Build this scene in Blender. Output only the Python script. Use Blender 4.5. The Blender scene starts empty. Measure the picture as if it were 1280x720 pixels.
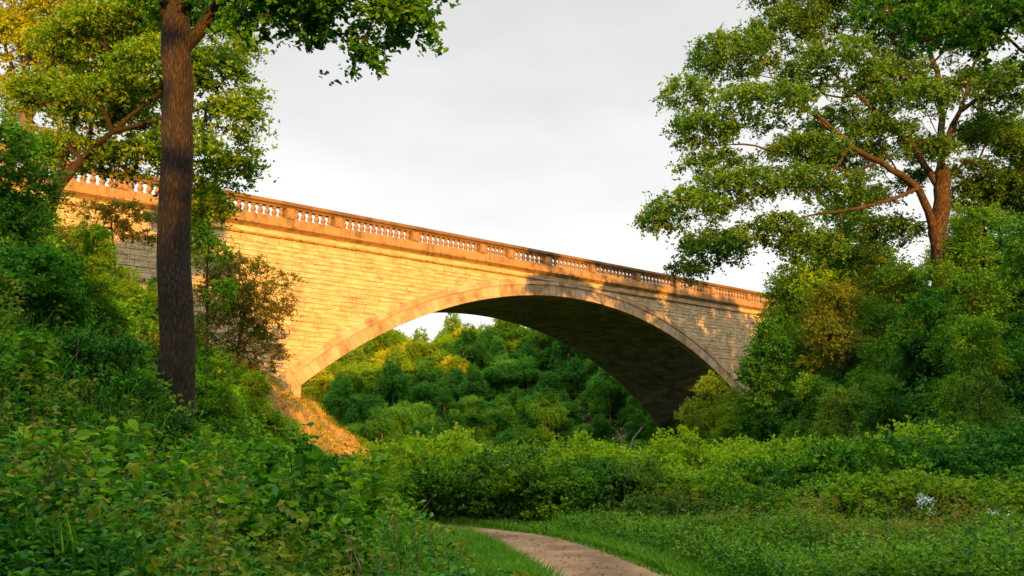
import bpy, math, numpy as np
from mathutils import Vector
R = math.radians
scene = bpy.context.scene
COL = scene.collection
rng = np.random.default_rng(7)

# ------------------------------------------------------------------ camera
F = 1108.0
PH = math.atan(190.0 / F)
EYE = 1.6
cd = bpy.data.cameras.new('camera'); cam = bpy.data.objects.new('camera', cd); COL.objects.link(cam)
cd.sensor_width = 36.0; cd.lens = 36.0 * F / 1280.0; cd.clip_end = 2000; cd.clip_start = 0.1
cam.location = (0, 0, EYE); cam.rotation_euler = (math.pi / 2 + PH, 0, 0)
scene.camera = cam

def at(px, py, Y):
    """world point seen at photo pixel px, py at the distance Y along the ground"""
    a = px - 640.0; c = 360.0 - py
    d = np.array([a, F * math.cos(PH) - c * math.sin(PH), F * math.sin(PH) + c * math.cos(PH)])
    p = d * Y / d[1]
    return np.array([p[0], Y, p[2] + EYE])

# ------------------------------------------------------------------ object helpers
def tag(o, label=None, cat=None, group=None, kind=None):
    if label: o['label'] = label
    if cat: o['category'] = cat
    if group: o['group'] = group
    if kind: o['kind'] = kind
    return o

def empty(name, loc=(0, 0, 0)):
    o = bpy.data.objects.new(name, None); COL.objects.link(o); o.location = loc
    o.empty_display_size = 0.3
    return o

def mesh_np(name, V, Fc, mat, parent=None, smooth=False):
    """V (n,3); Fc: list of int arrays (m,k), one per polygon size"""
    me = bpy.data.meshes.new(name)
    V = np.asarray(V, np.float32)
    if isinstance(Fc, np.ndarray): Fc = [Fc]
    Fc = [np.asarray(f, np.int32) for f in Fc if len(f)]
    me.vertices.add(len(V)); me.vertices.foreach_set('co', V.ravel())
    tot = np.concatenate([np.full(len(f), f.shape[1], np.int32) for f in Fc])
    idx = np.concatenate([f.ravel() for f in Fc])
    me.loops.add(len(idx)); me.loops.foreach_set('vertex_index', idx)
    me.polygons.add(len(tot))
    st = np.concatenate([[0], np.cumsum(tot)[:-1]]).astype(np.int32)
    me.polygons.foreach_set('loop_start', st)
    me.polygons.foreach_set('loop_total', tot)
    me.polygons.foreach_set('use_smooth', np.full(len(tot), smooth, bool))
    me.update(calc_edges=True)
    me.materials.append(mat)
    o = bpy.data.objects.new(name, me); COL.objects.link(o)
    if parent is not None: o.parent = parent
    return o

class MB:
    """collects polygons of one mesh"""
    def __init__(s): s.V = []; s.F = []; s.n = 0
    def poly(s, pts, faces):
        s.V += [tuple(p) for p in pts]; s.F += [tuple(i + s.n for i in f) for f in faces]; s.n += len(pts)
    def build(s, name, mat, parent=None, smooth=False):
        me = bpy.data.meshes.new(name); me.from_pydata([tuple(map(float, v)) for v in s.V], [], s.F); me.materials.append(mat)
        if smooth: me.polygons.foreach_set('use_smooth', [True] * len(me.polygons))
        o = bpy.data.objects.new(name, me); COL.objects.link(o)
        if parent is not None: o.parent = parent
        return o

def copy_tree(o, parent=None):
    c = o.copy(); COL.objects.link(c)
    if parent is not None: c.parent = parent
    for ch in list(o.children): copy_tree(ch, c)
    return c

# ------------------------------------------------------------------ materials
def new_mat(name):
    m = bpy.data.materials.new(name); m.use_nodes = True
    nt = m.node_tree; nt.nodes.clear()
    out = nt.nodes.new('ShaderNodeOutputMaterial')
    return m, nt, out
def N(nt, t, **kw):
    n = nt.nodes.new(t)
    for k, v in kw.items():
        if k.startswith('i_'): n.inputs[k[2:].replace('_', ' ')].default_value = v
        else: setattr(n, k, v)
    return n
def L(nt, a, b): nt.links.new(a, b)
def ramp(nt, stops, interp='LINEAR'):
    r = nt.nodes.new('ShaderNodeValToRGB'); r.color_ramp.interpolation = interp
    e = r.color_ramp.elements
    while len(e) > 1: e.remove(e[-1])
    e[0].position = stops[0][0]; e[0].color = (*stops[0][1], 1)
    for p, c in stops[1:]:
        x = e.new(p); x.color = (*c, 1)
    return r

def leaf_mat(name, cols, trans=0.45, gloss=0.012, nscale=0.5, namp=0.45, objvar=0.15):
    m, nt, out = new_mat(name)
    geo = N(nt, 'ShaderNodeNewGeometry'); tc = N(nt, 'ShaderNodeTexCoord'); oi = N(nt, 'ShaderNodeObjectInfo')
    no = N(nt, 'ShaderNodeTexNoise'); no.inputs['Scale'].default_value = nscale; no.inputs['Detail'].default_value = 2
    L(nt, geo.outputs['Position'], no.inputs['Vector'])
    # clump tint + per leaf tint
    a = N(nt, 'ShaderNodeMath', operation='MULTIPLY_ADD'); L(nt, no.outputs['Fac'], a.inputs[0]); a.inputs[1].default_value = 1.6 * namp; a.inputs[2].default_value = -0.8 * namp
    b = N(nt, 'ShaderNodeMath', operation='ADD'); L(nt, a.outputs[0], b.inputs[0]); L(nt, geo.outputs['Random Per Island'], b.inputs[1])
    c = N(nt, 'ShaderNodeMath', operation='MULTIPLY_ADD'); L(nt, oi.outputs['Random'], c.inputs[0]); c.inputs[1].default_value = 2 * objvar; c.inputs[2].default_value = -objvar
    d = N(nt, 'ShaderNodeMath', operation='ADD', use_clamp=True); L(nt, b.outputs[0], d.inputs[0]); L(nt, c.outputs[0], d.inputs[1])
    n = len(cols); r = ramp(nt, [(i / (n - 1), col) for i, col in enumerate(cols)]); L(nt, d.outputs[0], r.inputs[0])
    di = N(nt, 'ShaderNodeBsdfDiffuse'); L(nt, r.outputs[0], di.inputs['Color'])
    tr = N(nt, 'ShaderNodeBsdfTranslucent')
    tm = N(nt, 'ShaderNodeMixRGB', blend_type='MULTIPLY'); tm.inputs[0].default_value = 1; L(nt, r.outputs[0], tm.inputs[1]); tm.inputs[2].default_value = (1.25, 1.35, 0.55, 1)
    L(nt, tm.outputs[0], tr.inputs['Color'])
    mx = N(nt, 'ShaderNodeMixShader'); mx.inputs[0].default_value = trans; L(nt, di.outputs[0], mx.inputs[1]); L(nt, tr.outputs[0], mx.inputs[2])
    gl = N(nt, 'ShaderNodeBsdfGlossy'); gl.inputs['Roughness'].default_value = 0.6
    mg = N(nt, 'ShaderNodeMixShader'); mg.inputs[0].default_value = gloss; L(nt, mx.outputs[0], mg.inputs[1]); L(nt, gl.outputs[0], mg.inputs[2])
    L(nt, mg.outputs[0], out.inputs['Surface'])
    return m

def bark_mat(name, cols, scale=1.0, bump=0.9):
    m, nt, out = new_mat(name)
    tc = N(nt, 'ShaderNodeTexCoord'); mp = N(nt, 'ShaderNodeMapping'); mp.inputs['Scale'].default_value = (14 * scale, 14 * scale, 3.4 * scale)
    L(nt, tc.outputs['Object'], mp.inputs[0])
    no = N(nt, 'ShaderNodeTexNoise'); no.inputs['Scale'].default_value = 1; no.inputs['Detail'].default_value = 6; no.inputs['Roughness'].default_value = .65; L(nt, mp.outputs[0], no.inputs[0])
    vo = N(nt, 'ShaderNodeTexVoronoi', feature='DISTANCE_TO_EDGE'); vo.inputs['Scale'].default_value = 1.0; L(nt, mp.outputs[0], vo.inputs[0])
    n2 = N(nt, 'ShaderNodeTexNoise'); n2.inputs['Scale'].default_value = 1.1; n2.inputs['Detail'].default_value = 3; L(nt, tc.outputs['Object'], n2.inputs[0])
    ad = N(nt, 'ShaderNodeMath', operation='MULTIPLY_ADD'); L(nt, vo.outputs[0], ad.inputs[0]); ad.inputs[1].default_value = .9; L(nt, no.outputs['Fac'], ad.inputs[2])
    mixv = N(nt, 'ShaderNodeMath', operation='MULTIPLY_ADD'); L(nt, n2.outputs['Fac'], mixv.inputs[0]); mixv.inputs[1].default_value = .6; L(nt, ad.outputs[0], mixv.inputs[2])
    sb = N(nt, 'ShaderNodeMath', operation='SUBTRACT'); L(nt, mixv.outputs[0], sb.inputs[0]); sb.inputs[1].default_value = .62
    n = len(cols); r = ramp(nt, [(i / (n - 1), c) for i, c in enumerate(cols)]); L(nt, sb.outputs[0], r.inputs[0])
    bs = N(nt, 'ShaderNodeBsdfPrincipled'); bs.inputs['Roughness'].default_value = .9; bs.inputs['Specular IOR Level'].default_value = .2
    L(nt, r.outputs[0], bs.inputs['Base Color'])
    bp = N(nt, 'ShaderNodeBump'); bp.inputs['Strength'].default_value = bump; bp.inputs['Distance'].default_value = .05
    L(nt, ad.outputs[0], bp.inputs['Height']); L(nt, bp.outputs[0], bs.inputs['Normal']); L(nt, bs.outputs[0], out.inputs['Surface'])
    return m

def stone_mat(name, cols, dirt=(.10, .07, .04), dirt_amt=.5, island=.5, bump=.5, bscale=6.0, streak=False, hstreak=0):
    m, nt, out = new_mat(name)
    tc = N(nt, 'ShaderNodeTexCoord'); geo = N(nt, 'ShaderNodeNewGeometry')
    n1 = N(nt, 'ShaderNodeTexNoise'); n1.inputs['Scale'].default_value = .35; n1.inputs['Detail'].default_value = 5; n1.inputs['Roughness'].default_value = .6
    L(nt, tc.outputs['Object'], n1.inputs[0])
    n2 = N(nt, 'ShaderNodeTexNoise'); n2.inputs['Scale'].default_value = bscale; n2.inputs['Detail'].default_value = 6; n2.inputs['Roughness'].default_value = .7
    L(nt, tc.outputs['Object'], n2.inputs[0])
    f = N(nt, 'ShaderNodeMath', operation='MULTIPLY_ADD'); L(nt, geo.outputs['Random Per Island'], f.inputs[0]); f.inputs[1].default_value = island
    g = N(nt, 'ShaderNodeMath', operation='MULTIPLY_ADD'); L(nt, n2.outputs['Fac'], g.inputs[0]); g.inputs[1].default_value = .5; g.inputs[2].default_value = .1
    L(nt, g.outputs[0], f.inputs[2])
    n = len(cols); r = ramp(nt, [(i / (n - 1), c) for i, c in enumerate(cols)]); L(nt, f.outputs[0], r.inputs[0])
    mp = N(nt, 'ShaderNodeMapping'); mp.inputs['Scale'].default_value = (2.2, 2.2, .35) if streak else (.8, .8, .8)
    L(nt, tc.outputs['Object'], mp.inputs[0])
    n3 = N(nt, 'ShaderNodeTexNoise'); n3.inputs['Scale'].default_value = 1; n3.inputs['Detail'].default_value = 5; n3.inputs['Roughness'].default_value = .65; L(nt, mp.outputs[0], n3.inputs[0])
    dr = ramp(nt, [(0, (0, 0, 0)), (.48, (0, 0, 0)), (.72, (dirt_amt,) * 3), (1, (dirt_amt,) * 3)]); L(nt, n3.outputs['Fac'], dr.inputs[0])
    mx = N(nt, 'ShaderNodeMixRGB'); L(nt, dr.outputs[0], mx.inputs[0]); L(nt, r.outputs[0], mx.inputs[1]); mx.inputs[2].default_value = (*dirt, 1)
    if hstreak:
        mh = N(nt, 'ShaderNodeMapping'); mh.inputs['Scale'].default_value = (.9, 1, 5.5); L(nt, tc.outputs['Object'], mh.inputs[0])
        nh = N(nt, 'ShaderNodeTexNoise'); nh.inputs['Scale'].default_value = 1; nh.inputs['Detail'].default_value = 6; nh.inputs['Roughness'].default_value = .75; L(nt, mh.outputs[0], nh.inputs[0])
        rh = ramp(nt, [(0, (hstreak,) * 3), (.40, (hstreak,) * 3), (.50, (1, 1, 1)), (.62, (1.12, 1.12, 1.12))]); L(nt, nh.outputs['Fac'], rh.inputs[0])
        mq = N(nt, 'ShaderNodeMixRGB', blend_type='MULTIPLY'); mq.inputs[0].default_value = 1; L(nt, mx.outputs[0], mq.inputs[1]); L(nt, rh.outputs[0], mq.inputs[2]); mx = mq
    bs = N(nt, 'ShaderNodeBsdfPrincipled'); bs.inputs['Roughness'].default_value = .9; bs.inputs['Specular IOR Level'].default_value = .15
    L(nt, mx.outputs[0], bs.inputs['Base Color'])
    bp = N(nt, 'ShaderNodeBump'); bp.inputs['Strength'].default_value = bump; bp.inputs['Distance'].default_value = .06
    L(nt, n2.outputs['Fac'], bp.inputs['Height']); L(nt, bp.outputs[0], bs.inputs['Normal']); L(nt, bs.outputs[0], out.inputs['Surface'])
    return m

G1 = leaf_mat('leaf_green', [(.016, .080, .005), (.048, .175, .006), (.120, .285, .008), (.240, .380, .012)], namp=.65)
G2 = leaf_mat('leaf_deep_green', [(.009, .062, .008), (.022, .125, .012), (.052, .195, .013), (.120, .270, .015)], namp=.6)
G3 = leaf_mat('leaf_yellow_green', [(.060, .150, .008), (.130, .250, .009), (.220, .330, .012), (.310, .370, .018)])
G4 = leaf_mat('leaf_olive', [(.060, .110, .010), (.105, .165, .013), (.175, .220, .018), (.260, .250, .026)])
GDP = leaf_mat('leaf_lime_green', [(.05, .15, .006), (.11, .25, .007), (.19, .34, .009), (.29, .41, .012)])
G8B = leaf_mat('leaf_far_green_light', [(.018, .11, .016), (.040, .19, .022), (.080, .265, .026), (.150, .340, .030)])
GRD = leaf_mat('weed_reddish', [(.06, .13, .012), (.13, .18, .018), (.22, .20, .030), (.32, .17, .045)])
GNB = leaf_mat('leaf_ground_cover', [(.008, .050, .008), (.020, .115, .012), (.048, .190, .016), (.115, .290, .022)], namp=.8, nscale=1.1)
G5 = leaf_mat('leaf_rusty', [(.030, .085, .008), (.060, .130, .010), (.150, .140, .014), (.260, .140, .020)])
G6 = leaf_mat('leaf_mixed_herbs', [(.018, .090, .008), (.045, .165, .011), (.095, .230, .016), (.140, .280, .016), (.180, .300, .020), (.240, .230, .030)], namp=.6, nscale=.8)
G7 = leaf_mat('leaf_sunlit_gold', [(.20, .25, .008), (.32, .36, .009), (.44, .44, .010), (.55, .48, .014)])  # gold of the low sun is mixed into the leaf colour
GR = leaf_mat('grass_green', [(.025, .125, .008), (.060, .205, .011), (.115, .280, .016), (.200, .310, .030)], nscale=1.5)
GD = leaf_mat('grass_dry', [(.20, .16, .02), (.36, .22, .035), (.50, .31, .06), (.62, .41, .09)], nscale=1.5, trans=.25)
FLW = leaf_mat('flower_pale_blue', [(.35, .50, .62), (.5, .62, .75), (.65, .75, .85)], trans=.2)
G4G = leaf_mat('leaf_oak', [(.018, .080, .012), (.045, .145, .014), (.100, .220, .016), (.220, .300, .022)], namp=.6)
G3H = leaf_mat('leaf_sun_tint', [(.08, .20, .006), (.16, .32, .007), (.26, .41, .009), (.38, .45, .014)])  # sunlight on the hedge tops is put into this leaf colour
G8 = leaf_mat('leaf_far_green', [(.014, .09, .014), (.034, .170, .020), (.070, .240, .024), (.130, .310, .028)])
G9 = leaf_mat('leaf_hazel', [(.060, .150, .008), (.130, .250, .009), (.220, .330, .011), (.340, .400, .015)], namp=.6)
G3B = leaf_mat('leaf_mid_green', [(.018, .085, .012), (.045, .150, .014), (.100, .220, .018), (.180, .270, .022)])
BKD = bark_mat('dry_stem', [(.10, .06, .03), (.20, .13, .07), (.32, .22, .13)])
LIT = leaf_mat('leaf_litter', [(.09, .05, .02), (.20, .11, .04), (.30, .20, .08), (.12, .18, .03)], trans=.1)
BK1 = bark_mat('bark_brown', [(.013, .010, .008), (.040, .028, .019), (.090, .060, .039), (.17, .115, .072)], scale=1.6, bump=1.0)
BK2 = bark_mat('bark_warm_grey', [(.02, .012, .008), (.06, .034, .018), (.17, .10, .045), (.32, .19, .08)], scale=.8)
BK3 = bark_mat('bark_far', [(.08, .055, .04), (.20, .15, .11), (.30, .24, .18)], scale=.5)

# ------------------------------------------------------------------ terrain
def sstep(a, b, x):
    t = np.clip((x - a) / (b - a), 0, 1); return t * t * (3 - 2 * t)
def softcap(h, c):
    return np.where(h < c * .7, h, c * .7 + (c * .3) * (1 - np.exp(-(h - c * .7) / (c * .3))))
_pw = rng.uniform(0, 6.28, (14,)); _pd = rng.uniform(0, 6.28, (14,)); _pf = np.geomspace(.08, 2.2, 14)
def bumps(X, Y, lo=0, hi=14):
    s = 0
    for i in range(lo, hi):
        s = s + np.sin((X * math.cos(_pd[i]) + Y * math.sin(_pd[i])) * _pf[i] * 2 + _pw[i]) * .09 / (_pf[i] ** .8)
    return s
LX = ([-60, 0, 8, 12, 15, 17, 22, 30, 55, 62, 75, 100, 400], [1.0, -.2, -.6, -1.0, -2.3, -4.2, -5.6, -6.2, -7.8, -9.0, -14, -26, -40])
RX = ([-60, 0, 15, 20, 30, 48, 66, 85, 100, 400], [30, 20, 14, 13.5, 12.3, 11.5, 14, 22.5, 27, 30])
def path_c(Y):
    return np.interp(Y, [-40, -10, 0, 5, 8, 10.4, 11.8, 13.6, 15, 16], [9, 5.2, 3.3, 2.25, 1.62, 1.12, .88, .42, -.15, -.9])
def height(X, Y):
    X = np.asarray(X, float); Y = np.asarray(Y, float)
    dl = np.interp(Y, *LX) - X
    sl = np.interp(Y, [0, 15, 40, 58], [.55, .6, .68, .76])
    hl = softcap(sl * (dl + np.sqrt(dl * dl + .5)) / 2, 15.0)
    dr = X - np.interp(Y, *RX)
    hr = softcap(.70 * (dr + np.sqrt(dr * dr + 1.5)) / 2, 15.0)
    side = np.maximum(hl, hr)
    hf = sstep(96, 140, Y) * np.interp(X / np.maximum(Y, 1), [-.35, -.18, 0, .12, .3], [7, 10.0, 13.0, 15.0, 17])
    hb = sstep(-14, -34, Y) * 6.0  # unseen rise added behind the camera to make the valley shade solid
    h = np.maximum(np.maximum(side, hf), hb)
    am = np.clip(side * .5 + sstep(22, 40, Y) * .5 + hf * .3, 0, 1)
    return h + bumps(X, Y) * am * .8 + (1 - am) * bumps(X, Y, 9) * .05 * sstep(1.2, 3, np.abs(X - path_c(Y)))

def sgrid(lo, hi, c, n, k):
    t = np.linspace(-1, 1, n); s = np.sinh(k * t) / math.sinh(k)
    return np.where(s < 0, c + s * (c - lo), c + s * (hi - c))
gx = sgrid(-420, 420, 0, 330, 4.2); gy = sgrid(-200, 1200, 15, 380, 4.4)
GX, GY = np.meshgrid(gx, gy); GZ = height(GX, GY)
V = np.stack([GX.ravel(), GY.ravel(), GZ.ravel()], 1)
ny, nx = GX.shape; ii = np.arange(ny * nx).reshape(ny, nx)
FQ = np.stack([ii[:-1, :-1], ii[:-1, 1:], ii[1:, 1:], ii[1:, :-1]], -1).reshape(-1, 4)
m, nt, out = new_mat('earth')
tc = N(nt, 'ShaderNodeTexCoord')
n1 = N(nt, 'ShaderNodeTexNoise'); n1.inputs['Scale'].default_value = .5; n1.inputs['Detail'].default_value = 8; n1.inputs['Roughness'].default_value = .7; L(nt, tc.outputs['Object'], n1.inputs[0])
n2 = N(nt, 'ShaderNodeTexNoise'); n2.inputs['Scale'].default_value = 5; n2.inputs['Detail'].default_value = 8; n2.inputs['Roughness'].default_value = .75; L(nt, tc.outputs['Object'], n2.inputs[0])
r1 = ramp(nt, [(.3, (.018, .024, .008)), (.5, (.045, .035, .016)), (.7, (.09, .06, .03))]); L(nt, n1.outputs['Fac'], r1.inputs[0])
r2 = ramp(nt, [(.3, (.45, .45, .45)), (.7, (1.3, 1.3, 1.3))]); L(nt, n2.outputs['Fac'], r2.inputs[0])
mm = N(nt, 'ShaderNodeMixRGB', blend_type='MULTIPLY'); mm.inputs[0].default_value = 1; L(nt, r1.outputs[0], mm.inputs[1]); L(nt, r2.outputs[0], mm.inputs[2])
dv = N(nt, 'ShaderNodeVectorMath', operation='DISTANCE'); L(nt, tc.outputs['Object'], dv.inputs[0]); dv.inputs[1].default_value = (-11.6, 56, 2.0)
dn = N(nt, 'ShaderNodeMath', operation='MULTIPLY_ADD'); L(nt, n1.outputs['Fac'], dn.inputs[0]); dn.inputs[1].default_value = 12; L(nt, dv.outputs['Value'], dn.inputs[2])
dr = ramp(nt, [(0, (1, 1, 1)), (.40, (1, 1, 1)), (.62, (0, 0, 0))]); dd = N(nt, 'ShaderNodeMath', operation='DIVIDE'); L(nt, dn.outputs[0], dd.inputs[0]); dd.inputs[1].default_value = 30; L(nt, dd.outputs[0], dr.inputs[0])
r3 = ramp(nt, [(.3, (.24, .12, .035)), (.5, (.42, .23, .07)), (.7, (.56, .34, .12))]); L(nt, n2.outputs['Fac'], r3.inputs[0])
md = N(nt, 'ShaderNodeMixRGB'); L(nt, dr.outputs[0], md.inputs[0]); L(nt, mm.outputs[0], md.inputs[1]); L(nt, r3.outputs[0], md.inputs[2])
bs = N(nt, 'ShaderNodeBsdfPrincipled'); bs.inputs['Roughness'].default_value = 1; bs.inputs['Specular IOR Level'].default_value = .1; L(nt, md.outputs[0], bs.inputs['Base Color'])
bp = N(nt, 'ShaderNodeBump'); bp.inputs['Strength'].default_value = .8; bp.inputs['Distance'].default_value = .12; L(nt, n2.outputs['Fac'], bp.inputs['Height']); L(nt, bp.outputs[0], bs.inputs['Normal'])
L(nt, bs.outputs[0], out.inputs['Surface'])
EARTH = m
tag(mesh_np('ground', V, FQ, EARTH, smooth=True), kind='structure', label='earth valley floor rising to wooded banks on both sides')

# path
m, nt, out = new_mat('path_dirt')
tc = N(nt, 'ShaderNodeTexCoord')
n1 = N(nt, 'ShaderNodeTexNoise'); n1.inputs['Scale'].default_value = 1.3; n1.inputs['Detail'].default_value = 6; L(nt, tc.outputs['Object'], n1.inputs[0])
n2 = N(nt, 'ShaderNodeTexNoise'); n2.inputs['Scale'].default_value = 45; n2.inputs['Detail'].default_value = 5; n2.inputs['Roughness'].default_value = .8; L(nt, tc.outputs['Object'], n2.inputs[0])
vo = N(nt, 'ShaderNodeTexVoronoi'); vo.inputs['Scale'].default_value = 30; L(nt, tc.outputs['Object'], vo.inputs[0])
r1 = ramp(nt, [(.32, (.09, .050, .022)), (.5, (.18, .102, .046)), (.68, (.29, .175, .085))]); L(nt, n1.outputs['Fac'], r1.inputs[0])
r2 = ramp(nt, [(.3, (.55, .55, .55)), (.6, (1.15, 1.15, 1.15)), (.75, (1.5, 1.5, 1.5))]); L(nt, n2.outputs['Fac'], r2.inputs[0])
mm = N(nt, 'ShaderNodeMixRGB', blend_type='MULTIPLY'); mm.inputs[0].default_value = 1; L(nt, r1.outputs[0], mm.inputs[1]); L(nt, r2.outputs[0], mm.inputs[2])
bs = N(nt, 'ShaderNodeBsdfPrincipled'); bs.inputs['Roughness'].default_value = .95; L(nt, mm.outputs[0], bs.inputs['Base Color'])
bp = N(nt, 'ShaderNodeBump'); bp.inputs['Strength'].default_value = .5; bp.inputs['Distance'].default_value = .015
L(nt, n2.outputs['Fac'], bp.inputs['Height']); L(nt, bp.outputs[0], bs.inputs['Normal']); L(nt, bs.outputs[0], out.inputs['Surface'])
PATHM = m
pc = np.array([(9, -40), (5.2, -10), (3.3, 0), (2.25, 5), (1.62, 8), (1.12, 10.4), (.88, 11.8), (.42, 13.6), (-.15, 15.0), (-1.1, 16.1), (-2.4, 17.3), (-3.6, 19), (-4.4, 22), (-5.0, 30), (-5.5, 44), (-6, 60)])
def catmull(P, k=14):
    P = np.vstack([2 * P[0] - P[1], P, 2 * P[-1] - P[-2]]); o = []
    for i in range(1, len(P) - 2):
        for t in np.linspace(0, 1, k, endpoint=False):
            o.append(.5 * (2 * P[i] + (P[i + 1] - P[i - 1]) * t + (2 * P[i - 1] - 5 * P[i] + 4 * P[i + 1] - P[i + 2]) * t ** 2 + (3 * P[i] - P[i - 1] - 3 * P[i + 1] + P[i + 2]) * t ** 3))
    o.append(P[-2]); return np.array(o)
PC = catmull(pc)
tg = np.gradient(PC, axis=0); tg /= np.linalg.norm(tg, axis=1)[:, None]; nn = np.stack([tg[:, 1], -tg[:, 0]], 1)
W = 9; rows = []
for k in range(W):
    s = (k / (W - 1) - .5) * 2
    wob = (np.sin(PC[:, 1] * 2.3 + s * 2) * .04 + np.sin(PC[:, 1] * 5.1 + s) * .03) * abs(s)
    q = PC + nn * (s * (.92 + wob))[:, None]
    rows.append(np.stack([q[:, 0], q[:, 1], height(q[:, 0], q[:, 1]) + .012 + .03 * (1 - s * s)], 1))
V = np.stack(rows, 1).reshape(-1, 3); n = len(PC); ii = np.arange(n * W).reshape(n, W)
FQ = np.stack([ii[:-1, :-1], ii[:-1, 1:], ii[1:, 1:], ii[1:, :-1]], -1).reshape(-1, 4)
tag(mesh_np('path', V, FQ, PATHM, smooth=True), kind='structure', label='narrow pinkish brown dirt path curving away to the left')
PCf = PC
def path_dist(X, Y):
    d = np.full(np.shape(X), 1e9)
    for p in PCf[::2]:
        d = np.minimum(d, (X - p[0]) ** 2 + (Y - p[1]) ** 2)
    return np.sqrt(d)

# ------------------------------------------------------------------ foliage helpers
def unit(v): return v / np.maximum(np.linalg.norm(v, axis=-1, keepdims=True), 1e-9)
def leaves_geo(P, size, rg, aspect=.6, up=.7, fine=False, var=.35):
    n = len(P); nrm = unit(rg.normal(size=(n, 3)) * .75 + np.array([0, 0, up]))
    a = unit(np.cross(nrm, rg.normal(size=(n, 3)))); s = np.cross(nrm, a)
    sz = (np.broadcast_to(size, (n,)) * rg.uniform(1 - var, 1 + var, n))[:, None]
    w = sz * aspect * .5; l = sz * .5
    if not fine:
        b = P - a * l; t = P + a * l; r = P + s * w + nrm * w * .5; q = P - s * w + nrm * w * .5
        V = np.stack([b, r, t, q], 1).reshape(-1, 3); i = np.arange(n)[:, None] * 4
        return V, i + np.array([0, 1, 2, 3])
    b = P - a * l; t = P + a * l - nrm * l * .35
    r1 = P - a * l * .45 + s * w + nrm * w * .35; r2 = P + a * l * .35 + s * w * .8 + nrm * w * .2
    q1 = P - a * l * .45 - s * w + nrm * w * .35; q2 = P + a * l * .35 - s * w * .8 + nrm * w * .2
    V = np.stack([b, r1, r2, t, q2, q1], 1).reshape(-1, 3); i = np.arange(n)[:, None] * 6
    return V, np.concatenate([i + np.array([0, 1, 2, 3]), i + np.array([0, 3, 4, 5])])

def tubes(chains, sides=6):
    VV = []; FF = []; n = 0
    an = np.linspace(0, 2 * np.pi, sides, endpoint=False)
    for P, r in chains:
        P = np.asarray(P, float); r = np.asarray(r, float); k = len(P)
        if k < 2: continue
        t = unit(np.gradient(P, axis=0)); ref = np.array([0.13, .97, .2]) if abs(t[0][1]) < .8 else np.array([1., 0, 0])
        u = unit(np.cross(t, ref)); v = np.cross(t, u)
        ring = P[:, None] + (u[:, None] * np.cos(an)[None, :, None] + v[:, None] * np.sin(an)[None, :, None]) * r[:, None, None]
        VV.append(ring.reshape(-1, 3)); ii = np.arange(k * sides).reshape(k, sides) + n; jj = np.roll(ii, -1, 1)
        FF.append(np.stack([ii[:-1], jj[:-1], jj[1:], ii[1:]], -1).reshape(-1, 4)); n += k * sides
    return np.vstack(VV), np.vstack(FF)

class Skel:
    def __init__(s): s.P = []; s.par = []; s.minr = []
    def add(s, p, par, mr=0.0): s.P.append(np.asarray(p, float)); s.par.append(par); s.minr.append(mr); return len(s.P) - 1
    def line(s, pts, par=-1, r0=0., r1=0., step=.6, jit=.0, rg=None):
        pts = np.asarray(pts, float); prev = par; last = s.P[par] if par >= 0 else pts[0]
        if par < 0: prev = s.add(pts[0], -1, r0); pts = pts[1:]
        tot = max(1e-6, np.linalg.norm(np.diff(np.vstack([[last], pts]), axis=0), axis=1).sum()); acc = 0
        for p in pts:
            d = np.linalg.norm(p - last); k = max(1, int(d / step))
            for j in range(1, k + 1):
                q = last + (p - last) * j / k
                if jit and rg is not None: q = q + rg.normal(size=3) * jit
                prev = s.add(q, prev, r0 + (r1 - r0) * (acc + d * j / k) / tot)
            acc += d; last = p
        return prev
    def reach(s, C, rg, step=.7, sag=.12, upw=.5):
        """connect every clump centre to the nearest branch with a curved twig"""
        for c in C:
            A = np.array(s.P); d = np.linalg.norm(A - c, axis=1) + upw * np.maximum(0, A[:, 2] - c[2])
            d[:s.skip] = 1e9; i = int(np.argmin(d)); p = s.P[i]; D = np.linalg.norm(c - p); k = max(1, int(D / step)); prev = i
            for j in range(1, k + 1):
                t = j / k; q = p + (c - p) * t + np.array([0, 0, sag * D * math.sin(math.pi * t)]) + (rg.normal(size=3) * .04 * D if j < k else 0)
                prev = s.add(q, prev)
    skip = 0
    def chains(s, rtip=.02, pw=.42, rmax=9):
        n = len(s.P); cnt = np.zeros(n); ch = [[] for _ in range(n)]
        for i in range(n - 1, -1, -1):
            if not ch[i]: cnt[i] = 1
            if s.par[i] >= 0: cnt[s.par[i]] += cnt[i]; ch[s.par[i]].append(i)
        r = np.minimum(rtip * cnt ** pw, rmax); r = np.maximum(r, np.array(s.minr))
        out = []; st = [(0, None)] if n else []
        while st:
            i, pre = st.pop(); P = []; Rr = []
            if pre is not None: P.append(s.P[pre]); Rr.append(min(r[pre], r[i] * 1.15))
            while True:
                P.append(s.P[i]); Rr.append(r[i])
                if not ch[i]: break
                c = sorted(ch[i], key=lambda q: -(r[q] * 1000 + cnt[q])); st += [(q, i) for q in c[1:]]; i = c[0]
            out.append((P, Rr))
        return out

def sample_lobes(lobes, n, rg, shell=.55):
    vol = np.array([l[1][0] * l[1][1] * l[1][2] for l in lobes]) ** .7
    which = rg.choice(len(lobes), n, p=vol / vol.sum())
    d = unit(rg.normal(size=(n, 3))); d[:, 2] = np.abs(d[:, 2]) * np.where(rg.random(n) < .75, 1, -.55); d = unit(d)
    rr = shell + (1 - shell) * rg.random(n) ** .6
    c = np.array([l[0] for l in lobes])[which]; s = np.array([l[1] for l in lobes])[which]
    return c + d * s * rr[:, None]

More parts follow.
